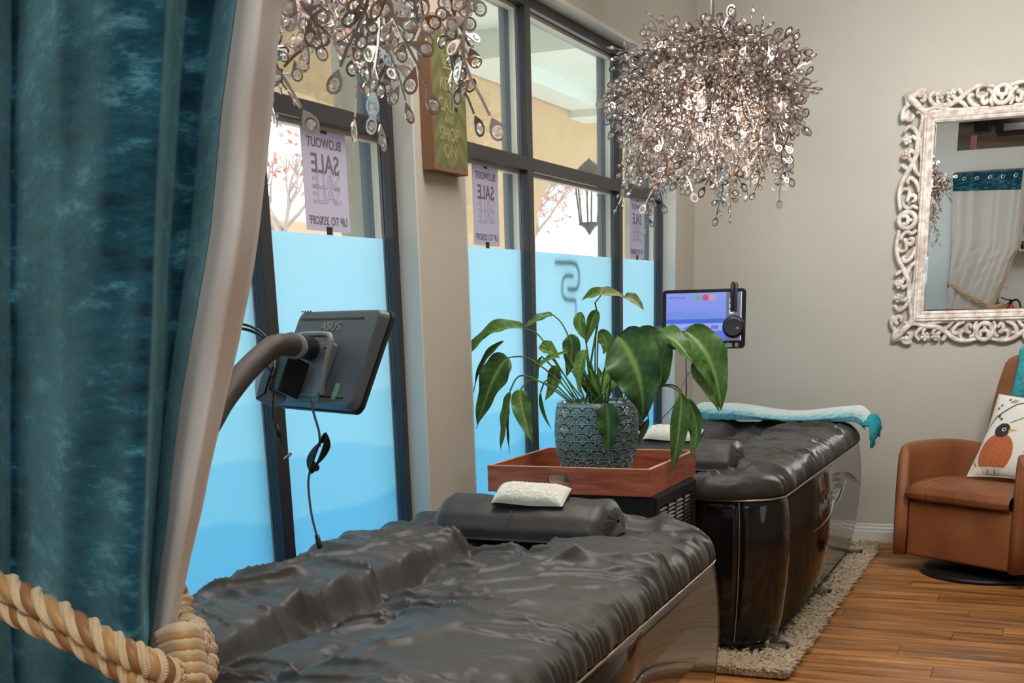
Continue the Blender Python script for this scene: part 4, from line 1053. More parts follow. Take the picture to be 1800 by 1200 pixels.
def flower(fm, a, t, r):
    mb = MB()
    for i in range(5):
        an = 2*PI*i/5+.3; c = fm(a+r*.62*math.cos(an), t+r*.62*math.sin(an), .022)
        q = []
        mb.lathe([(0, -.012), (r*.40, -.008), (r*.42, .0), (r*.28, .006), (0, .008)], c, 8, axis=(0, -1, 0))
    o = mb.build('flower', M['carved'], mr, smooth=True)
    MB().lathe([(r*.32, 0), (r*.34, .010), (r*.2, .013), (0, .010)], fm(a, t, .022), 10, axis=(0, -1, 0)).build('flower_heart', M['carved'], o, smooth=True)
for s in range(4):
    fm = side_map(s); half = (mz1-mz0)/2 if s < 2 else (mx1-mx0)/2
    k = half/.643; W_ = .105
    # middle cartouche
    carve(fm, [(.042*math.cos(a), .058+.044*math.sin(a)) for a in [2*PI*i/18 for i in range(18)]], .0105, closed=True, nm='ring', d0=.018)
    carve(fm, [(-.018, .085), (-.02, .06), (0, .05), (0, .03)], .009, d0=.02); carve(fm, [(.018, .085), (.02, .06), (0, .05), (0, .03)], .009, d0=.02)
    for sg in (-1, 1):
        S = lambda pts: [(sg*a*(k if True else 1), t) for a, t in pts]
        carve(fm, S(spiral(.105, .036, .028, 2.5, .9, 1, [(.15, .055), (.16, .085), (.13, .104), (.06, .095)])), .0095)
        carve(fm, S([(.055, .004), (.07, .03), (.06, .055), (.075, .078), (.10, .086)]), .009)
        carve(fm, S([(.05, .098), (.13, .108), (.20, .094), (.27, .056), (.33, .030), (.40, .026), (.47, .014), (.56, .002)]), .011, d0=.016)
        carve(fm, S([(.14, .006), (.19, .022), (.215, .052), (.20, .068), (.185, .060)]), .0095)
        carve(fm, S([(.22, .004), (.25, .030), (.30, .052), (.33, .088), (.315, .102)]), .009)
        carve(fm, S([(.285, .104), (.272, .088), (.262, .072)]), .010)
        flower(fm, sg*.335*k, .080, .026); flower(fm, sg*.408*k, .080, .026)
        carve(fm, S([(.33, .032), (.35, .052), (.36, .066)]), .008); carve(fm, S([(.40, .03), (.42, .048), (.425, .06)]), .008)
        carve(fm, S([(.30, .002), (.38, .012), (.45, .040), (.475, .075), (.445, .10)]), .009)
        carve(fm, S(spiral(.525, .070, .027, -.5, .85, -1, [(.51, .110), (.56, .108), (.585, .07), (.565, .03), (.50, .004)])), .011)
        carve(fm, S([(.08, .001), (.30, .001), (.56, .001)]), .007, nm='inner_rail', d0=.010)
for cx, cz, sx, sz in ((mx0, mz0, -1, -1), (mx0, mz1, -1, 1), (mx1, mz0, 1, -1), (mx1, mz1, 1, 1)):
    def cp(a, b, d=.016): return ML(cx-sx*a, cz-sz*b, d)
    mb = MB().tube([cp(.0, .0), cp(.03, .03, .026), cp(.08, .08, .024), cp(.11, .11, .018)], [.004, .020, .016, .012], 8)
    mb.tube([cp(.004, .0), cp(.03, .012), cp(.065, .016), cp(.085, .006)], [.003, .013, .012, .006], 8); mb.tube([cp(.0, .004), cp(.012, .03), cp(.016, .065), cp(.006, .085)], [.003, .013, .012, .006], 8)
    mb.build('corner_leaf', M['carved'], mr, smooth=True)
# ================================================================== swivel armchair
CH = Vector((-.238, 6.594, 0)); crz = math.radians(-31.7)
chair = thing('swivel_armchair', tuple(CH), 'tan leather swivel armchair with curved arms in the corner below the mirror', 'armchair', crz)
MB().lathe([(.30, .0), (.325, .006), (.325, .018), (.30, .026), (.06, .030)], (0, 0, .001), 48).build('base_disc', M['black'], chair, smooth=True, local=True)
MB().lathe([(.05, .03), (.05, .09)], (0, .0, 0), 20).build('swivel_column', M['black'], chair, smooth=True, local=True)
def rbox(x0, x1, y0, y1, z0, z1, r, nm, puff=0, seg=4, label=None, mt=None):
    o = MB().box(x0, x1, y0, y1, z0, z1).build(nm, mt or M['leather'], chair, local=True, label=label)
    b = o.modifiers.new('bevel', 'BEVEL'); b.width = r; b.segments = seg; b.limit_method = 'NONE'
    for p in o.data.polygons: p.use_smooth = True
    return o
rbox(-.300, .300, -.268, .22, .085, .375, .018, 'front_panel')
# seat cushion, domed with pull wrinkles
def seatf(u, v):
    # v runs over the front roll: 0 = bottom front, then up and back
    x = -.298+.596*u; path = [(-.262, .378), (-.292, .392), (-.300, .42), (-.285, .455), (-.245, .474), (-.12, .485), (.06, .475), (.24, .46)]
    q = v*(len(path)-1); i = min(int(q), len(path)-2); t = q-i; yv = path[i][0]+(path[i+1][0]-path[i][0])*t; z = path[i][1]+(path[i+1][1]-path[i][1])*t
    e = 1-abs(2*u-1)**6; z = .385+(z-.385)*(.86+.14*e); wr = 0
    for cx, ph in ((.16, 0), (.5, 1), (.8, 2)):
        wr -= .006*math.exp(-((u-cx-.02*math.sin(v*6))/.006)**2)
    wr += .003*math.sin(u*52+4*math.sin(v*7))*max(0, math.sin(v*PI))*(math.sin(u*5+1)**2)
    return (x, yv-.012*e+(wr if v < .45 else 0), z+(wr if v >= .3 else 0))
MB().grid(seatf, 90, 44).build('seat_cushion', M['leather'], chair, smooth=True, local=True)
def arm_shell(sg):
    # plan path of the arm, from front to the back centre, with height profile
    path = [(.322, -.285, .655), (.345, -.24, .662), (.352, -.10, .665), (.345, .06, .66), (.315, .20, .645), (.25, .30, .62), (.14, .35, .60), (.0, .365, .60)]
    P = spline([Vector((sg*a, b, c)) for a, b, c in path], 6); mb = MB(); k = len(P); N_ = 12
    for i, p in enumerate(P):
        t = (P[min(i+1, k-1)]-P[max(i-1, 0)]); t.z = 0; t.normalize(); nn = Vector((t.y, -t.x, 0))*sg
        th = .034 if i > 2 else .026+.003*i
        sec = [(-th, .09), (-th*1.04, .30), (-th, .56), (-th*.9, .90), (-th*.5, .98), (0, 1.0), (th*.55, .98), (th*.95, .90), (th*1.1, .55), (th*1.05, .28), (th*.95, .09)]
        for o_, h in sec:
            q = p+nn*o_; mb.v.append((q.x, q.y, .085+(p.z-.085)*h if h > .09 else .085))
    n = 11
    for i in range(k-1):
        for j in range(n): mb.f.append((i*n+j, i*n+(j+1) % n, (i+1)*n+(j+1) % n, (i+1)*n+j)); mb.m.append(0)
    mb.f += [tuple(range(n-1, -1, -1)), tuple((k-1)*n+j for j in range(n))]; mb.m += [0, 0]
    return mb.build('arm', M['leather'], chair, smooth=True, local=True)
arm_shell(1); arm_shell(-1)
def backf(u, v):
    a = u*2*PI; t = v; z = .42+.68*t
    hw = .235-.03*max(0, (t-.55)/.45)**2+.012*math.sin(t*PI); hd_ = .062-.012*t
    rd = 1 if t < .9 else math.sqrt(max(.0, 1-((t-.9)/.1)**2))
    ca, sa = math.cos(a), math.sin(a); pw_ = lambda c, e_: math.copysign(abs(c)**e_, c)
    return (hw*pw_(ca, .55)*(.55+.45*rd), .25+.14*t+hd_*pw_(sa, .6)*rd, z-(0 if t < .9 else .012*(1-rd)))
o = MB().grid(backf, 48, 34, closed_u=True); o.f.append(tuple(i*34+33 for i in range(48))); o.m.append(0)
o.build('backrest', M['leather'], chair, smooth=True, local=True)
# teal throw over the backrest
def CW(x, yv, z): 
    return Vector((CH.x+x*math.cos(crz)-yv*math.sin(crz), CH.y+x*math.sin(crz)+yv*math.cos(crz), z))
def throwf(u, v):
    x = -.115+.25*u+.008*math.sin(v*9); path = [(.27, .86), (.286, .95), (.306, 1.04), (.325, 1.10), (.37, 1.118), (.42, 1.105), (.455, 1.04), (.45, .9), (.44, .75)]
    q = v*(len(path)-1); i = min(int(q), len(path)-2); t = q-i
    return CW(x, path[i][0]+(path[i+1][0]-path[i][0])*t-.006-.006*math.sin(u*22), path[i][1]+(path[i+1][1]-path[i][1])*t+.010+.005*math.sin(u*22))
o = MB().grid(throwf, 40, 40).build('chair_throw', M['teal_throw'], smooth=True); s = o.modifiers.new('t', 'SOLIDIFY'); s.thickness = .01
tag(o, 'teal knitted throw draped over the top of the leather armchair', 'throw')
# bird cushion
def bird(u, v):
    c = np.array(srgb(226, 222, 210))
    def seg(p, q, w):
        p, q = np.array(p), np.array(q); d = q-p; t = np.clip(((u-p[0])*d[0]+(v-p[1])*d[1])/(d@d), 0, 1); return math.hypot(u-p[0]-d[0]*t, v-p[1]-d[1]*t) < w
    br = [(-.02, .40), (.035, .485), (.152, .685), (.364, .858), (.62, .94), (1, .97)]
    for a, b in zip(br, br[1:]):
        if seg(a, b, .012): c = np.array(srgb(84, 76, 82))
    for a, b in (((.40, .62), (.62, .72)), ((.62, .72), (.9, .70)), ((.15, .70), (.25, .66)), ((0, .18), (.10, .10)), ((.7, .3), (.95, .5))):
        if seg(a, b, .008): c = np.array(srgb(120, 110, 112))
    for bx, by in ((.15, .84), (.22, .927), (.248, .659), (.20, .70), (.12, .80), (.55, .85), (.8, .82), (.72, .62)):
        if ((u-bx)/.8)**2+(v-by)**2 < .0004: c = np.array(srgb(74, 58, 66))
    if ((u-.30)*.8+(v-.90)*.5)**2+((v-.90)*1.4-(u-.30)*.3)**2 < .0022: c = np.array(srgb(172, 150, 160))
    # tail feathers, body, breast, head
    if ((u-.33)/.13)**2+((v-.055)/.07)**2 < 1: c = np.array(srgb(196, 190, 182))
    e = ((u-.325-.03*(v-.25))/.235)**2+((v-.255)/.235)**2
    if e < 1: 
        n_ = .5+.5*math.sin(u*60+math.sin(v*40)*2)*math.sin(v*55)
        c = np.array(srgb(178, 96, 60))*(1-.25*n_)+np.array(srgb(208, 132, 88))*.25*n_
    if e < 1 and v < .10: c = np.array(srgb(206, 196, 184))
    if ((u-.325)/.105)**2+((v-.525)/.085)**2 < 1: c = np.array(srgb(58, 54, 58))
    if ((u-.345)/.03)**2+((v-.535)/.022)**2 < 1: c = np.array(srgb(226, 222, 214))
    if ((u-.347)/.018)**2+((v-.535)/.014)**2 < 1: c = np.array(srgb(20, 18, 18))
    if .41 < u < .53 and abs(v-.525-.05*(u-.41)) < .022*(1-(u-.41)/.13): c = np.array(srgb(206, 162, 96))
    for fx in (.28, .37):
        if abs(u-fx) < .006 and .01 < v < .07: c = np.array(srgb(80, 70, 60))
    return c
cl_, ch_ = .42, .455
lean = math.radians(29)
def cushf(side):
    def fn(u, v):
        k = (max(0, 1-abs(2*u-1)**2.6)*max(0, 1-abs(2*v-1)**2.6))**.62
        pin = .045*(math.sin(PI*u)*abs(2*v-1)**4); piv_ = .045*(math.sin(PI*v)*abs(2*u-1)**4)
        uu = .5+(u-.5)*(1-piv_*1.6); vv = .5+(v-.5)*(1-pin*1.6)
        th = .062*k*side
        x = -.115+cl_*uu; h = ch_*vv
        return CW(x, -.045+h*math.sin(lean)-th*math.cos(lean), .492+h*math.cos(lean)+th*math.sin(lean)+.0)
    return fn
pc = thing('bird_cushion', tuple(CW(.1, .0, .49)), 'white throw cushion printed with a red breasted robin on the leather armchair', 'cushion')
G = 150
mb = MB().grid(cushf(1), G, G)
mb.build('printed_front', attr_mat('printed_cotton', .85, .2, bump=300), pc, smooth=True, col=[bird(i/(G-1), j/(G-1)) for i in range(G) for j in range(G)])
MB().grid(cushf(-1), 30, 30).build('plain_back', mat('plain_cotton', srgb(222, 218, 206), .9), pc, smooth=True)
edge = [cushf(0)(t, 0) for t in np.linspace(0, 1, 30)]+[cushf(0)(1, t) for t in np.linspace(0, 1, 30)][1:]+[cushf(0)(1-t, 1) for t in np.linspace(0, 1, 30)][1:]+[cushf(0)(0, 1-t) for t in np.linspace(0, 1, 30)][1:-1]
MB().tube(edge, .004, 6, closed=True).build('piping', mat('plain_cotton', srgb(222, 218, 206), .9), pc, smooth=True)
# ================================================================== turquoise throw on the far bed
tb = thing('fringed_throw', (-1.3, 6.68, .75), 'folded pale turquoise throw with teal fringe across the foot of the far bed', 'throw')
BL, BR_ = Vector((-1.80, 6.66, .765)), Vector((-.905, 6.52, .765))
def thr(u, v):
    x = -1.80+.93*u; yb = 6.60-.04*u+.02*math.sin(u*5)
    pr = [(0, .0), (-.012, .018), (-.004, .038), (.05, .050), (.13, .056), (.20, .056), (.235, .045), (.24, .0)]
    q = v*7; i = min(int(q), 6); t = q-i
    a = pr[i][0]+(pr[i+1][0]-pr[i][0])*t; h = pr[i][1]+(pr[i+1][1]-pr[i][1])*t
    lift = .012*math.sin(u*PI*2.2+.6)+.016*max(0, 1-u/.12); drp = .0 if u < .93 else (u-.93)**2*9
    return (x, yb+a, .768+h*(1+.12*math.sin(u*9))+(lift if h > .01 else 0)-drp)
colf = lambda u, v: np.array(srgb(92, 188, 198))*max(0, 1-v*2.2)+np.array(srgb(226, 232, 226))*min(1, v*2.2)
mb = MB().grid(thr, 90, 36)
rgb = random.Random(9); cols = []
for i in range(90):
    for j in range(36):
        k = min(1, max(0, (j/35)*2.3-.15+rgb.uniform(-.28, .28))); c = np.array(srgb(70, 172, 186))*(1-k)+np.array(srgb(228, 232, 224))*k; cols.append(c)
mb.build('woven_cloth', attr_mat('ombre_wool', .95, .1, sheen=.4, bump=260), tb, smooth=True, col=cols)
fr_ = MB()
for q in range(120):
    v = rgb.uniform(.12, .86); p = Vector(thr(1, v)); a = rgb.uniform(-.3, .3); ln = rgb.uniform(.06, .115)
    p1 = p+Vector((.022+rgb.uniform(0, .012), a*.02, -.005)); p2 = p1+Vector((.012+rgb.uniform(-.004, .008), a*.05, -ln*.5)); p3 = p2+Vector((rgb.uniform(-.008, .008), a*.04, -ln*.5))
    fr_.tube([p-Vector((.02, 0, 0)), p1, p2, p3], .0032, 5)
fr_.build('fringe', M['fringe'], tb, smooth=True, kind='stuff')
#@@CURTAIN
# ================================================================== curtain, tieback, rod
# rows: photograph height -> ridge, hem and leading edge positions, all in the hanging plane of the curtain
YC = .72
rows = [-420, -250, -120, 0, 115, 200, 300, 400, 475, 610, 725, 850, 900, 1000, 1060, 1095]
ridge_ = [340, 325, 314, 305, 296, 291, 285, 279, 275, 269, 263, 257, 254, 250, 252, 256]
hem_ = [500, 460, 434, 415, 400, 388, 379, 370, 358, 333, 314, 299, 295, 281, 274, 270]
edge_ = [640, 565, 522, 492, 483, 475, 465, 455, 445, 420, 395, 368, 360, 338, 326, 318]
cur = thing('curtain', (-.75, YC, 0), 'teal crushed velvet curtain with grey lining tied back at the left of the frame', 'curtain')
def lerp(r, col):
    return float(np.interp(r, rows, col))
ZR = .0
def row_points(r):
    """plan polyline of the velvet face at photograph row r, left to right, front side"""
    g = max(0, (r-700)/400)     # gathered near the rope
    rp, hp_, ep = lerp(r, ridge_), lerp(r, hem_), lerp(r, edge_)
    face = [(-420, .80), (-330, .71), (-250, .76), (-150, .68), (-60, .665), (-8, .685), (22, .735), (52, .72), (110, .675), (190, .658), (rp-30, .655), (rp-6, .662), (rp+3, .68), (rp+8, .725), (rp+22, .755), (rp+(hp_-rp)*.55, .765), (hp_-10, .73), (hp_, .715)]
    lin = [(hp_, .717), (hp_+(ep-hp_)*.25, .705), (hp_+(ep-hp_)*.6, .712), (ep-6, .735), (ep, .760), (ep-8, .785), (hp_-20, .80), (rp, .785), (rp-60, .80), (120, .79), (20, .80), (-60, .78), (-150, .81), (-250, .80), (-330, .82), (-420, .815)]
    return face, lin
def pt(px, r, yv):
    p = at(px, r, 1, YC); q = at(px, r, 1, yv); 
    x = q.x
    if px < 0: x0 = at(0, r, 1, yv).x; x = x0+(-1.06-x0)*min(1, -px/420)
    return Vector((x, yv, p.z))
def dens(poly, n):
    xs = [p[0] for p in poly]; ys = [p[1] for p in poly]; L_ = [0]
    for i in range(len(poly)-1): L_.append(L_[-1]+math.hypot((xs[i+1]-xs[i])*.0004, ys[i+1]-ys[i]))
    t = np.linspace(0, L_[-1], n); a = np.interp(t, L_, xs); b = np.interp(t, L_, ys)
    kern = np.array([.25, .5, .25]); b2 = b.copy(); b2[1:-1] = np.convolve(b, kern, 'valid')
    return a, b2
RR = list(np.linspace(-420, 1095, 60))
for nm, which, n in (('velvet_face', 0, 120), ('lining', 1, 130)):
    mb = MB(); 
    P = []
    for r in RR:
        a, b = dens(row_points(r)[which], n)
        row = []
        for i, (px, yv) in enumerate(zip(a, b)):
            yv2 = yv+.004*math.sin(px*.05+r*.006)+.003*math.sin(r*.02+px*.02)
            row.append(pt(px, r, yv2))
        # keep every row horizontal: the leading edge sets its height
        zr = row[n//2].z
        P.append(row)
    # skirt below the rope: fabric flares and falls to the floor
    last = P[-1]
    for k in range(1, 22):
        f = k/21; row = []
        for i, p in enumerate(last):
            cx = -.86; fl_ = 1+.25*f
            row.append(Vector((cx+(p.x-cx)*(.92+.10*f), YC+(p.y-YC)*1.1+.02*math.sin(i*.35)*f, p.z-(p.z-.015)*f)))
        P.append(row)
    # header above the last photographed row up to the rod
    first_ = P[0]; top = []
    for k in range(1, 9):
        f = k/8; top.append([Vector((p.x+(p.x+.75)*.10*f, p.y, p.z+(2.44-p.z)*f)) for p in first_])
    P = list(reversed(top))+P
    for row in P: mb.v += [tuple(p) for p in row]
    for i in range(len(P)-1):
        for j in range(n-1): mb.f.append((i*n+j, (i+1)*n+j, (i+1)*n+j+1, i*n+j+1)); mb.m.append(0)
    o = mb.build(nm, M['velvet'] if which == 0 else M['lining'], cur, smooth=True, label=None if which == 0 else 'silver grey lining on the room side')
    if which == 1:
        # teal header band of the room side
        hb = MB(); k = 3
        for row in P[:k]: hb.v += [tuple(p+Vector((0, .006, 0))) for p in row[n//4:]]
        nn_ = n-n//4
        for i in range(k-1):
            for j in range(nn_-1): hb.f.append((i*nn_+j, (i+1)*nn_+j, (i+1)*nn_+j+1, i*nn_+j+1)); hb.m.append(0)
        hb.build('header_band', M['velvet'], cur, smooth=True)
        PTOP = P[0]
for gx in (-.98, -.86, -.74, -.62, -.50):
    MB().tube([Vector((gx+.015*math.cos(a), .83, 2.385+.015*math.sin(a))) for a in [2*PI*i/16 for i in range(16)]], .004, 6, closed=True).build('grommet', M['chrome'], cur, smooth=True)
rod = thing('curtain_rod', (.4, .775, 2.385), 'chrome curtain rod across the doorway above the teal curtain', 'curtain rod')
MB().tube([(-1.08, .775, 2.385), (2.4, .775, 2.385)], .013, 12).build('rod_bar', M['chrome'], rod, smooth=True)
for xx in (-1.04, 2.36): MB().box(xx-.02, xx+.02, .72, .772, 2.355, 2.415).build('rod_bracket', M['steel'], rod)
# tieback: two twisted ropes side by side, then the knot at the curtain's edge
rope = thing('rope_tieback', (-.75, .63, 1.12), 'thick gold and cream twisted rope tieback around the teal curtain', 'rope')
def RP(px, py, yv): return at(px, py, 1, yv)
upper = [RP(-330, 905, .66), RP(-160, 955, .625), RP(0, 1026, .612), RP(70, 1062, .606), RP(150, 1106, .602), RP(215, 1142, .604), RP(268, 1166, .612), RP(300, 1186, .628)]
lower = [RP(-330, 930, .668), RP(-160, 986, .634), RP(0, 1062, .616), RP(60, 1090, .610), RP(130, 1122, .606), RP(200, 1164, .608), RP(250, 1196, .612), RP(300, 1226, .625)]
def twisted(path, R_, r, n, turns, mats, ph=0, beads=True):
    P = spline(path, 30); k = len(P); nrm = Vector((0, -1, 0)); R_, r = .0050, .0047
    turns = sum((P[i+1]-P[i]).length for i in range(k-1))/.076
    for s in range(n):
        pts = []
        for i, p in enumerate(P):
            t = (P[min(i+1, k-1)]-P[max(i-1, 0)]).normalized(); a_ = (nrm-t*nrm.dot(t)).normalized(); b_ = t.cross(a_)
            an = 2*PI*(turns*i/k+s/n)+ph; pts.append(p+a_*(R_*math.cos(an))+b_*(R_*math.sin(an)))
        o = MB().tube(pts, r, 8).build('rope_strand', mats[s % len(mats)], rope, smooth=True)
        if beads and s % 2 == 0:
            bd = MB()
            for i in range(0, k, 1):
                p = pts[i]; t = (P[min(i+1, k-1)]-P[max(i-1, 0)]).normalized()
                c_ = P[i]; od = (p-c_).normalized()
                for off_ in (-.5, .5):
                    q = p+od*(r*.72)+(t.cross(od)*.8+t*.5)*(r*.9*off_)
                    bd.lathe([(0, -.0024), (.0018, -.0015), (.0024, 0), (.0018, .0015), (0, .0024)], q, 5, axis=od)
            bd.build('boucle_loops', M['cord_cream'], o, smooth=True, kind='stuff')
three = [M['cord_cream'], M['cord_gold'], M['cord_cream'], M['cord_brown']]
# four plies: two looped cream, one gold, one brown
twisted(upper, .0095, .0072, 4, 8.5, three); twisted(lower, .0095, .0072, 4, 8.5, three, 1.2)
# back half of the loop behind the curtain up to the wall hook
hook = Vector((-1.075, .80, 1.40))
twisted([RP(300, 1186, .628), RP(338, 1150, .66), RP(345, 1110, .74), RP(318, 1085, .80), Vector((-.72, .835, 1.18)), Vector((-.92, .84, 1.29)), hook], .0095, .0072, 4, 10, three)
twisted([RP(300, 1226, .625), RP(352, 1195, .66), RP(356, 1130, .75), RP(322, 1092, .81), Vector((-.72, .845, 1.16)), Vector((-.92, .85, 1.28)), hook+Vector((0, 0, -.02))], .0095, .0072, 4, 10, three, .7)
twisted([RP(-330, 905, .66), Vector((-1.06, .70, 1.33)), hook], .0095, .0072, 4, 5, three)
# fan of cords wrapped round the edge of the gathered lining
for i in range(9):
    f = i/8
    a_ = RP(282+f*16, 1118+f*80, .655); b_ = RP(326+f*14, 1094+f*80, .615); c_ = RP(346+f*12, 1112+f*84, .66)
    cordm = M['cord_gold'] if i % 2 else M['cord_cream']
    MB().tube(bez(a_, b_, c_, 12), .0050, 8).build('wrap_cord', cordm, rope, smooth=True)
MB().lathe([(.006, 0), (.012, .006), (.012, .02), (.006, .03)], hook+Vector((-.012, 0, -.01)), 10, axis=(1, 0, 0)).build('wall_hook', M['steel'], rope, smooth=True)
#@@SIGNS
# ================================================================== posters and sign
def poster(y0, y1, z0, z1, label, tapeoff):
    yc = (y0+y1)/2; k = (y1-y0)/.26; X = XG+.0045
    p = thing('sale_poster', (X, yc, z0), label, 'poster', group='sale posters on the windows')
    MB().box(X, X+.0012, y0, y1, z0, z1).build('paper_sheet', M['paper'], p)
    xf = X+.0019; H = z1-z0
    ux, uz = Vector((0, -1, 0)), Vector((0, 0, 1))
    T = lambda s, sz, f, **kw: text(s, sz*k, (xf, yc, z0+H*f), ux, uz, kw.pop('m', M['print']), 'printed_line', p, extrude=.0003, **kw)
    T('BLOWOUT', .040, .86, bold=.0006, sx=1.0)
    T('SALE', .078, .655, bold=.0012, sx=1.0)
    T('SALE', .078, .50, outline=.0005, m=M['print_light']); T('SALE', .078, .355, outline=.0005, m=M['print_light'])
    T('UP TO 35%OFF', .036, .10, bold=.0005, sx=.95)
    for zz, h in ((z1, .012), (z0, .010)):
        MB().box(X+.0022, X+.0032, yc-.017+tapeoff, yc+.017+tapeoff, zz-h, zz+h+.004).build('tape', M['tape'], p)
    return p
poster(3.304, 3.560, 1.630, 1.926, 'pale lilac sale poster on the window pane behind the nearer chandelier, print reversed', .0)
poster(4.494, 4.738, 1.628, 1.928, 'reversed sale poster on the pane just right of the green wooden sign', .0)
poster(6.432, 6.676, 1.630, 1.928, 'farthest sale poster, small and reversed, on the narrow pane below the round chandelier', .0)
sg = thing('wooden_sign', (XW, 3.99, 1.835), 'green chevron wooden tag sign reading KEEP CALM AND SHOP ON on the pillar', 'sign')
sy0, sy1, sz0, sz1 = 3.862, 4.120, 1.838, 2.335
tagp = [(sy0, sz0), (sy1, sz0), (sy1, 2.262), (sy1-.085, sz1), (sy0+.085, sz1), (sy0, 2.262)]
MB().prism([(a-sy0, b-sz0) for a, b in tagp], (XW, sy0, sz0), (0, 1, 0), (0, 0, 1), .048).build('board', mat('stained_sign_board', srgb(132, 96, 70), .6), sg, bevel=.002)
def chev(yv, z):
    f = (yv-sy0)/(sy1-sy0); zz = (f*4) % 2; tri = zz if zz < 1 else 2-zz
    b = ((z-.5*tri*.13)/.075) % 1
    return np.array(srgb(104, 106, 64)) if b < .5 else np.array(srgb(120, 122, 82))
nu, nv = 64, 120
def facefn(u, v):
    z = sz0+.016+(sz1-sz0-.02)*v; inset = .006 if z < 2.262 else .006+(z-2.262)/(sz1-2.262)*.085
    return (XW+.0486, sy0+inset+(sy1-sy0-2*inset)*u, z+(.004*math.sin(u*40)*(v < .01)))
mb = MB().grid(facefn, nu, nv)
mb.build('chevron_paper', attr_mat('green_chevron_print', .6, .3), sg, col=[chev(v[1], v[2]) for v in mb.v])
letter = mat('sand_letter_print', srgb(156, 144, 104), .6)
yc = 3.980
for s, sz, z in (('KEEP', .058, 2.113), ('CALM', .058, 2.048), ('AND', .030, 2.003), ('SHOP', .060, 1.957), ('ON', .060, 1.903)):
    text(s, sz, (XW+.0492, yc, z), (0, 1, 0), (0, 0, 1), letter, 'sign_lettering', sg, extrude=.0004, bold=.0008, sx=1.04)
cw = MB(); X = XW+.0488; zc = 2.182
cw.prism([(-.034, -.020), (.034, -.020), (.030, -.012), (-.030, -.012)], (X, yc, zc), (0, 1, 0), (0, 0, 1), .0012)
for a in (-.026, 0, .026): cw.prism([(a-.009, -.010), (a+.009, -.010), (a+.004, .012), (a-.004, .012)], (X, yc, zc), (0, 1, 0), (0, 0, 1), .0012)
for a in (-.030, -.013, .013, .030, 0): cw.prism([(a+.005*math.cos(q), .018+.005*math.sin(q)+(.006 if a == 0 else 0)) for q in [2*PI*i/8 for i in range(8)]], (X, yc, zc), (0, 1, 0), (0, 0, 1), .0012)
cw.build('crown_emblem', letter, sg)
# shadow of an outside sign on the film, modelled as strokes behind the pane
em = MB(); XE = XG-.012
def stroke(pts, w):
    P = spline([Vector((XE, a, b)) for a, b in pts], 6); em.tube(P, w, 6, flat=(1, 0, 0))
stroke([(5.345, 1.580), (5.45, 1.580), (5.56, 1.582), (5.625, 1.572), (5.655, 1.535), (5.655, 1.50), (5.625, 1.468), (5.56, 1.462), (5.50, 1.465)], .012)
stroke([(5.58, 1.522), (5.50, 1.524), (5.455, 1.515), (5.432, 1.485), (5.430, 1.455), (5.455, 1.425), (5.52, 1.415), (5.60, 1.415)], .011)
stroke([(5.607, 1.418), (5.607, 1.37), (5.607, 1.32)], .008)
o = em.build('window_emblem', mat('sign_shadow_grey', srgb(92, 128, 136), .6), smooth=True)
tag(o, 'grey interlocking strokes standing in for a sign shadow on the frosted middle pane above the plant', 'emblem')
#@@MIRRORED
# ================================================================== what the mirror shows behind the doorway
def MIR(px, py, yv):
    g = at(px, py, 1, YF-.02); d = (g-Vector((0, 0, CAMH))).normalized(); n = Vector((0, -1, -tl)).normalized()
    r_ = d-n*(2*d.dot(n)); t = (yv-g.y)/r_.y; return g+r_*t
a = MIR(1725, 258, -1.4); b = MIR(1800, 262, -1.4)
tag(MB().tube(spline([(-1.3, -1.6, 3.12), (-.5, -1.5, 3.02), (.2, -1.35, 2.98), (1.2, -1.3, 3.05)], 10), .17, 24).build('ceiling_duct', mat('galvanised_duct', (.30, .29, .28), .45, .8), smooth=True), 'round grey air duct below the dark ceiling, seen in the mirror', 'duct')
ac = thing('air_conditioner', (-.55, -.95, 3.05), 'dark ceiling air conditioner with pale grille, seen in the mirror', 'air conditioner')
MB().box(-.80, -.28, -1.15, -.72, 2.93, 3.36).build('housing', M['dark_ceiling'], ac, bevel=.01)
MB().box(-.72, -.36, -.722, -.712, 2.95, 3.02).build('grille', mat('grey_grille', (.3, .3, .3), .5), ac)
tag(MB().box(-1.02, -.86, -.9, -.62, 2.95, 3.3).build('ceiling_speaker', M['blackmatte'], bevel=.01), 'small black loudspeaker box under the ceiling, seen in the mirror', 'speaker')
# shelf, plant, extinguisher on the pale back wall
ex = MIR(1776, 540, -2.62)
sh = thing('wall_shelf', (ex.x+.25, -2.6, 1.62), 'white wall shelf on the back wall, seen at the right of the mirror', 'shelf')
for zz in (1.70, 2.05): MB().box(ex.x+.02, ex.x+.9, -2.695, -2.45, zz, zz+.025).build('shelf_board', M['white_paint'], sh)
MB().box(ex.x+.88, ex.x+.9, -2.695, -2.46, 1.70, 2.05).build('shelf_side', M['white_paint'], sh)
tag(MB().lathe([(.03, 0), (.055, .02), (.06, .08), (.045, .12), (.05, .13)], (ex.x+.42, -2.57, 1.7255), 20).build('white_vase', M['white_paint'], smooth=True), 'small white vase on the back wall shelf, seen in the mirror', 'vase')
hp_ = thing('shelf_plant', (ex.x+.10, -2.50, 1.7255), 'trailing strap leaf plant on the shelf seen in the mirror', 'plant')
MB().lathe([(.03, 0), (.04, .06), (.036, .06), (.03, .05)], (ex.x+.10, -2.50, 1.7255), 16).build('pot', M['black'], hp_, smooth=True)
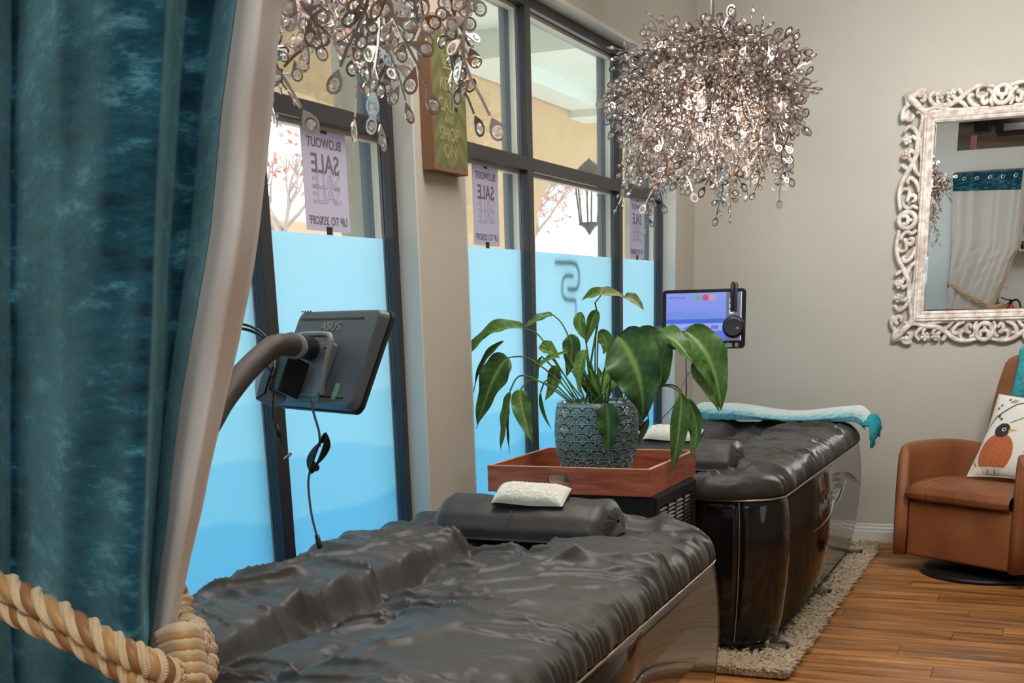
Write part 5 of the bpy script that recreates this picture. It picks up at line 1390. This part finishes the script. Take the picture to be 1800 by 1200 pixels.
for i in range(9):
    an = -PI*.95+i*.28; d = Vector((math.cos(an), abs(math.sin(an))*.3+.1, 0))
    P = bez((ex.x+.10, -2.50, 1.78), Vector((ex.x+.10, -2.50, 1.90))+d*.10, Vector((ex.x+.10, -2.50, 1.62))+d*.2, 8)
    MB().tube(P, [.002, .006, .007, .007, .006, .005, .003, .001], 5).build('strap_leaf', M['petiole'], hp_, smooth=True)
fe = thing('fire_extinguisher', (ex.x, -2.6, ex.z-.42), 'red fire extinguisher with white label on the back wall, seen in the mirror', 'fire extinguisher')
zb_ = ex.z-.40
MB().lathe([(.0, 0), (.066, .01), (.07, .03), (.07, .34), (.055, .40), (.025, .43), (.025, .45)], (ex.x, -2.61, zb_), 24).build('cylinder', M['red'], fe, smooth=True)
MB().grid(lambda u, v: (ex.x+.0715*math.cos(PI*.55+u*PI*.6-.4), -2.61+.0715*math.sin(PI*.55+u*PI*.6-.4), zb_+.10+.26*v), 12, 3).build('label_sheet', M['whiteface'], fe, smooth=True)
MB().box(ex.x-.02, ex.x+.02, -2.63, -2.58, zb_+.45, zb_+.49).build('valve', M['black'], fe)
MB().tube([(ex.x+.01, -2.6, zb_+.49), (ex.x-.06, -2.57, zb_+.50), (ex.x-.12, -2.56, zb_+.53)], .008, 8).build('handle', M['black'], fe)
MB().tube([(ex.x, -2.6, zb_+.47), (ex.x-.06, -2.57, zb_+.43), (ex.x-.10, -2.56, zb_+.39)], .007, 8).build('lever', M['black'], fe)
MB().tube(spline([(ex.x+.02, -2.6, zb_+.48), (ex.x+.08, -2.58, zb_+.49), (ex.x+.12, -2.58, zb_+.40), (ex.x+.10, -2.58, zb_+.22)], 6), .012, 8).build('hose', M['black'], fe, smooth=True)
MB().box(ex.x-.03, ex.x+.03, -2.699, -2.66, zb_+.18, zb_+.28).build('wall_bracket', M['black'], fe)
pl_ = MIR(1764, 494, -2.69); tag(MB().box(pl_.x-.06, pl_.x+.06, -2.7, -2.692, pl_.z-.08, pl_.z+.08).build('switch_plate', M['white_paint'], bevel=.003), 'white switch plate on the back wall, seen in the mirror', 'switch plate')
o = MIR(1704, 282, .3); tag(MB().box(o.x-.02, o.x+.035, -.05, .0, 2.62, 2.86).build('pink_banner', mat('pink_banner', srgb(220, 150, 150), .7)), 'narrow pink banner above the doorway, seen in the mirror', 'banner')
#@@OUTSIDE
# ================================================================== covered walkway outside
XO = -4.3
g = MB().box(-60, -2.3, -40, 60, -.12, -.02).build('ground', M['pavement']); g['kind'] = 'structure'
s = struct('walkway_ceiling')
MB().box(XO-.35, -2.3, -6, 22, 3.255, 3.45).build('soffit_board', M['soffit'], s)
for yb in (-3.2, -.3, 2.6, 5.5, 8.4, 11.3, 14.2): MB().box(XO, -2.3, yb, yb+.42, 3.07, 3.254).build('soffit_beam', M['soffit'], s)
for xb in (-2.62, -4.28): MB().box(xb, xb+.28, -6, 22, 3.13, 3.254).build('soffit_beam', M['soffit'], s)
ow = struct('wall_outer')
def arch_wall(y0, y1, openings):
    mb = MB(); z1 = 3.255; th = (XO-.35, XO)
    cur_ = y0
    for a, b, zs, za in openings:
        mb.box(th[0], th[1], cur_, a, -.02, z1)
        n = 24; pts = []
        for i in range(n+1):
            an = PI*(1-i/n); pts.append(((a+b)/2+(b-a)/2*math.cos(an), zs+(za-zs)*math.sin(an)))
        for i in range(n):
            (ya, za_), (yb, zb2) = pts[i], pts[i+1]
            v = [(x, yy_, zz_) for x in th for yy_, zz_ in ((ya, za_), (yb, zb2), (yb, z1), (ya, z1))]
            mb.add(v, [(3, 2, 1, 0), (4, 5, 6, 7), (0, 1, 5, 4), (2, 3, 7, 6)])
        cur_ = b
    mb.box(th[0], th[1], cur_, y1, -.02, z1)
    return mb
arch_wall(-6, 22, [(-3.6, -.6, 1.9, 2.5), (-.2, 2.2, 1.9, 2.5), (2.6, 7.76, 2.55, 2.70), (10.42, 13.7, 2.0, 2.72), (15.2, 18.2, 2.0, 2.7)]).build('arcade', M['stucco'], ow)
# lantern
LP = at(1036, 358, 0, -3.75)
la = thing('wall_lantern', tuple(LP), 'black framed glass lantern outside hanging behind the middle window pane', 'lantern')
lt, lb, hh, hb_ = .13, .085, .20, -.16
fr_ = MB()
for i in range(6):
    a0, a1 = 2*PI*i/6, 2*PI*(i+1)/6
    T0 = LP+Vector((lt*math.cos(a0), lt*math.sin(a0), hh)); B0 = LP+Vector((lb*math.cos(a0), lb*math.sin(a0), hb_)); T1 = LP+Vector((lt*math.cos(a1), lt*math.sin(a1), hh)); B1 = LP+Vector((lb*math.cos(a1), lb*math.sin(a1), hb_))
    fr_.tube([T0, B0], .008, 6); fr_.tube([T0, T1], .009, 6); fr_.tube([B0, B1], .009, 6)
    MB().add([T0, T1, B1, B0], [(0, 1, 2, 3)]).build('lantern_pane', M['glass'], la)
fr_.tube([LP+Vector((0, 0, hh+.10)), LP+Vector((.7, 0, hh+.12)), LP+Vector((1.45, 0, hh+.12))], .010, 8)
fr_.build('lantern_frame', M['black'], la, smooth=True)
MB().lathe([(lt+.03, hh), (.09, hh+.09), (.03, hh+.14), (.012, hh+.15), (.0, hh+.17)], LP, 18).build('lantern_cap', M['black'], la, smooth=True)
MB().lathe([(.0, hb_-.10), (.02, hb_-.07), (.05, hb_-.03), (.10, hb_-.005), (.10, hb_)], LP, 18).build('lantern_foot', M['black'], la, smooth=True)
# winter trees across the street
def tree(x, yv, h, seed, label):
    r_ = random.Random(seed); t_ = thing('street_tree', (x, yv, -.02), label, 'tree')
    tr_ = MB().tube([(x, yv, -.02), (x+.1, yv, h*.2), (x, yv+.1, h*.4)], [.16, .13, .10], 10)
    tips = []
    def br(p, d, L_, rad, lv):
        q = p+d*L_; m_ = (p+q)/2+Vector((r_.uniform(-.1, .1), r_.uniform(-.1, .1), .05))*L_
        tr_.tube([p, m_, q], [rad, rad*.8, rad*.6], 6)
        if lv == 0: tips.append(q); return
        for k in range(3):
            d2 = (d+Vector((r_.uniform(-.8, .8), r_.uniform(-.8, .8), r_.uniform(-.1, .6)))).normalized(); br(q, d2, L_*.68, rad*.58, lv-1)
    for k in range(4): br(Vector((x, yv+.1, h*.4)), Vector((r_.uniform(-.8, .8), r_.uniform(-.8, .8), .9)).normalized(), h*.22, .07, 3)
    tr_.build('trunk', mat('pale_bark', srgb(168, 150, 144), .9), t_, smooth=True)
    lf = MB()
    for p in tips:
        for k in range(2 if seed == 9 else 9):
            q = p+Vector((r_.gauss(0, .28), r_.gauss(0, .28), r_.gauss(0, .28))); a_ = Vector((r_.uniform(-1, 1), r_.uniform(-1, 1), r_.uniform(-1, 1))).normalized(); b_ = a_.orthogonal().normalized()
            lf.add([q+a_*.07, q+b_*.035, q-a_*.07, q-b_*.035], [(0, 1, 2, 3)])
    lf.build('dry_leaves', mat('russet_leaf', srgb(176, 120, 110), .8), t_, kind='stuff')
tree(-11.5, 24.5, 5.2, 5, 'bare street tree outside seen through the middle pane beside the lantern')
tree(-13.0, 30.0, 5.6, 8, 'second bare street tree farther off through the window arch')
tree(-12.5, 19.0, 4.6, 9, 'twiggy street tree beyond the arch behind the lantern')
# house across the street with a red roof
hs = thing('street_house', (-22, 31, -.02), 'pale house with a red brown roof across the street, left window', 'house')
MB().box(-26, -20, 24, 41, -.02, 3.55).build('house_wall', mat('pale_house_wall', (.8, .78, .74), .9), hs)
MB().add([(-19.6, 23.6, 3.5), (-19.6, 41.4, 3.5), (-22.8, 41.4, 4.3), (-22.8, 23.6, 4.3), (-26, 41.4, 3.5), (-26, 23.6, 3.5)], [(0, 1, 2, 3), (3, 2, 4, 5), (0, 3, 5), (1, 4, 2)]).build('roof', mat('red_brown_roof', srgb(196, 110, 80), .8), hs)
for yy_ in (26, 29, 32, 35, 38): MB().box(-19.99, -19.9, yy_, yy_+1.2, 1.2, 2.6).build('house_window', mat('dark_pane', (.05, .07, .09), .1), hs)
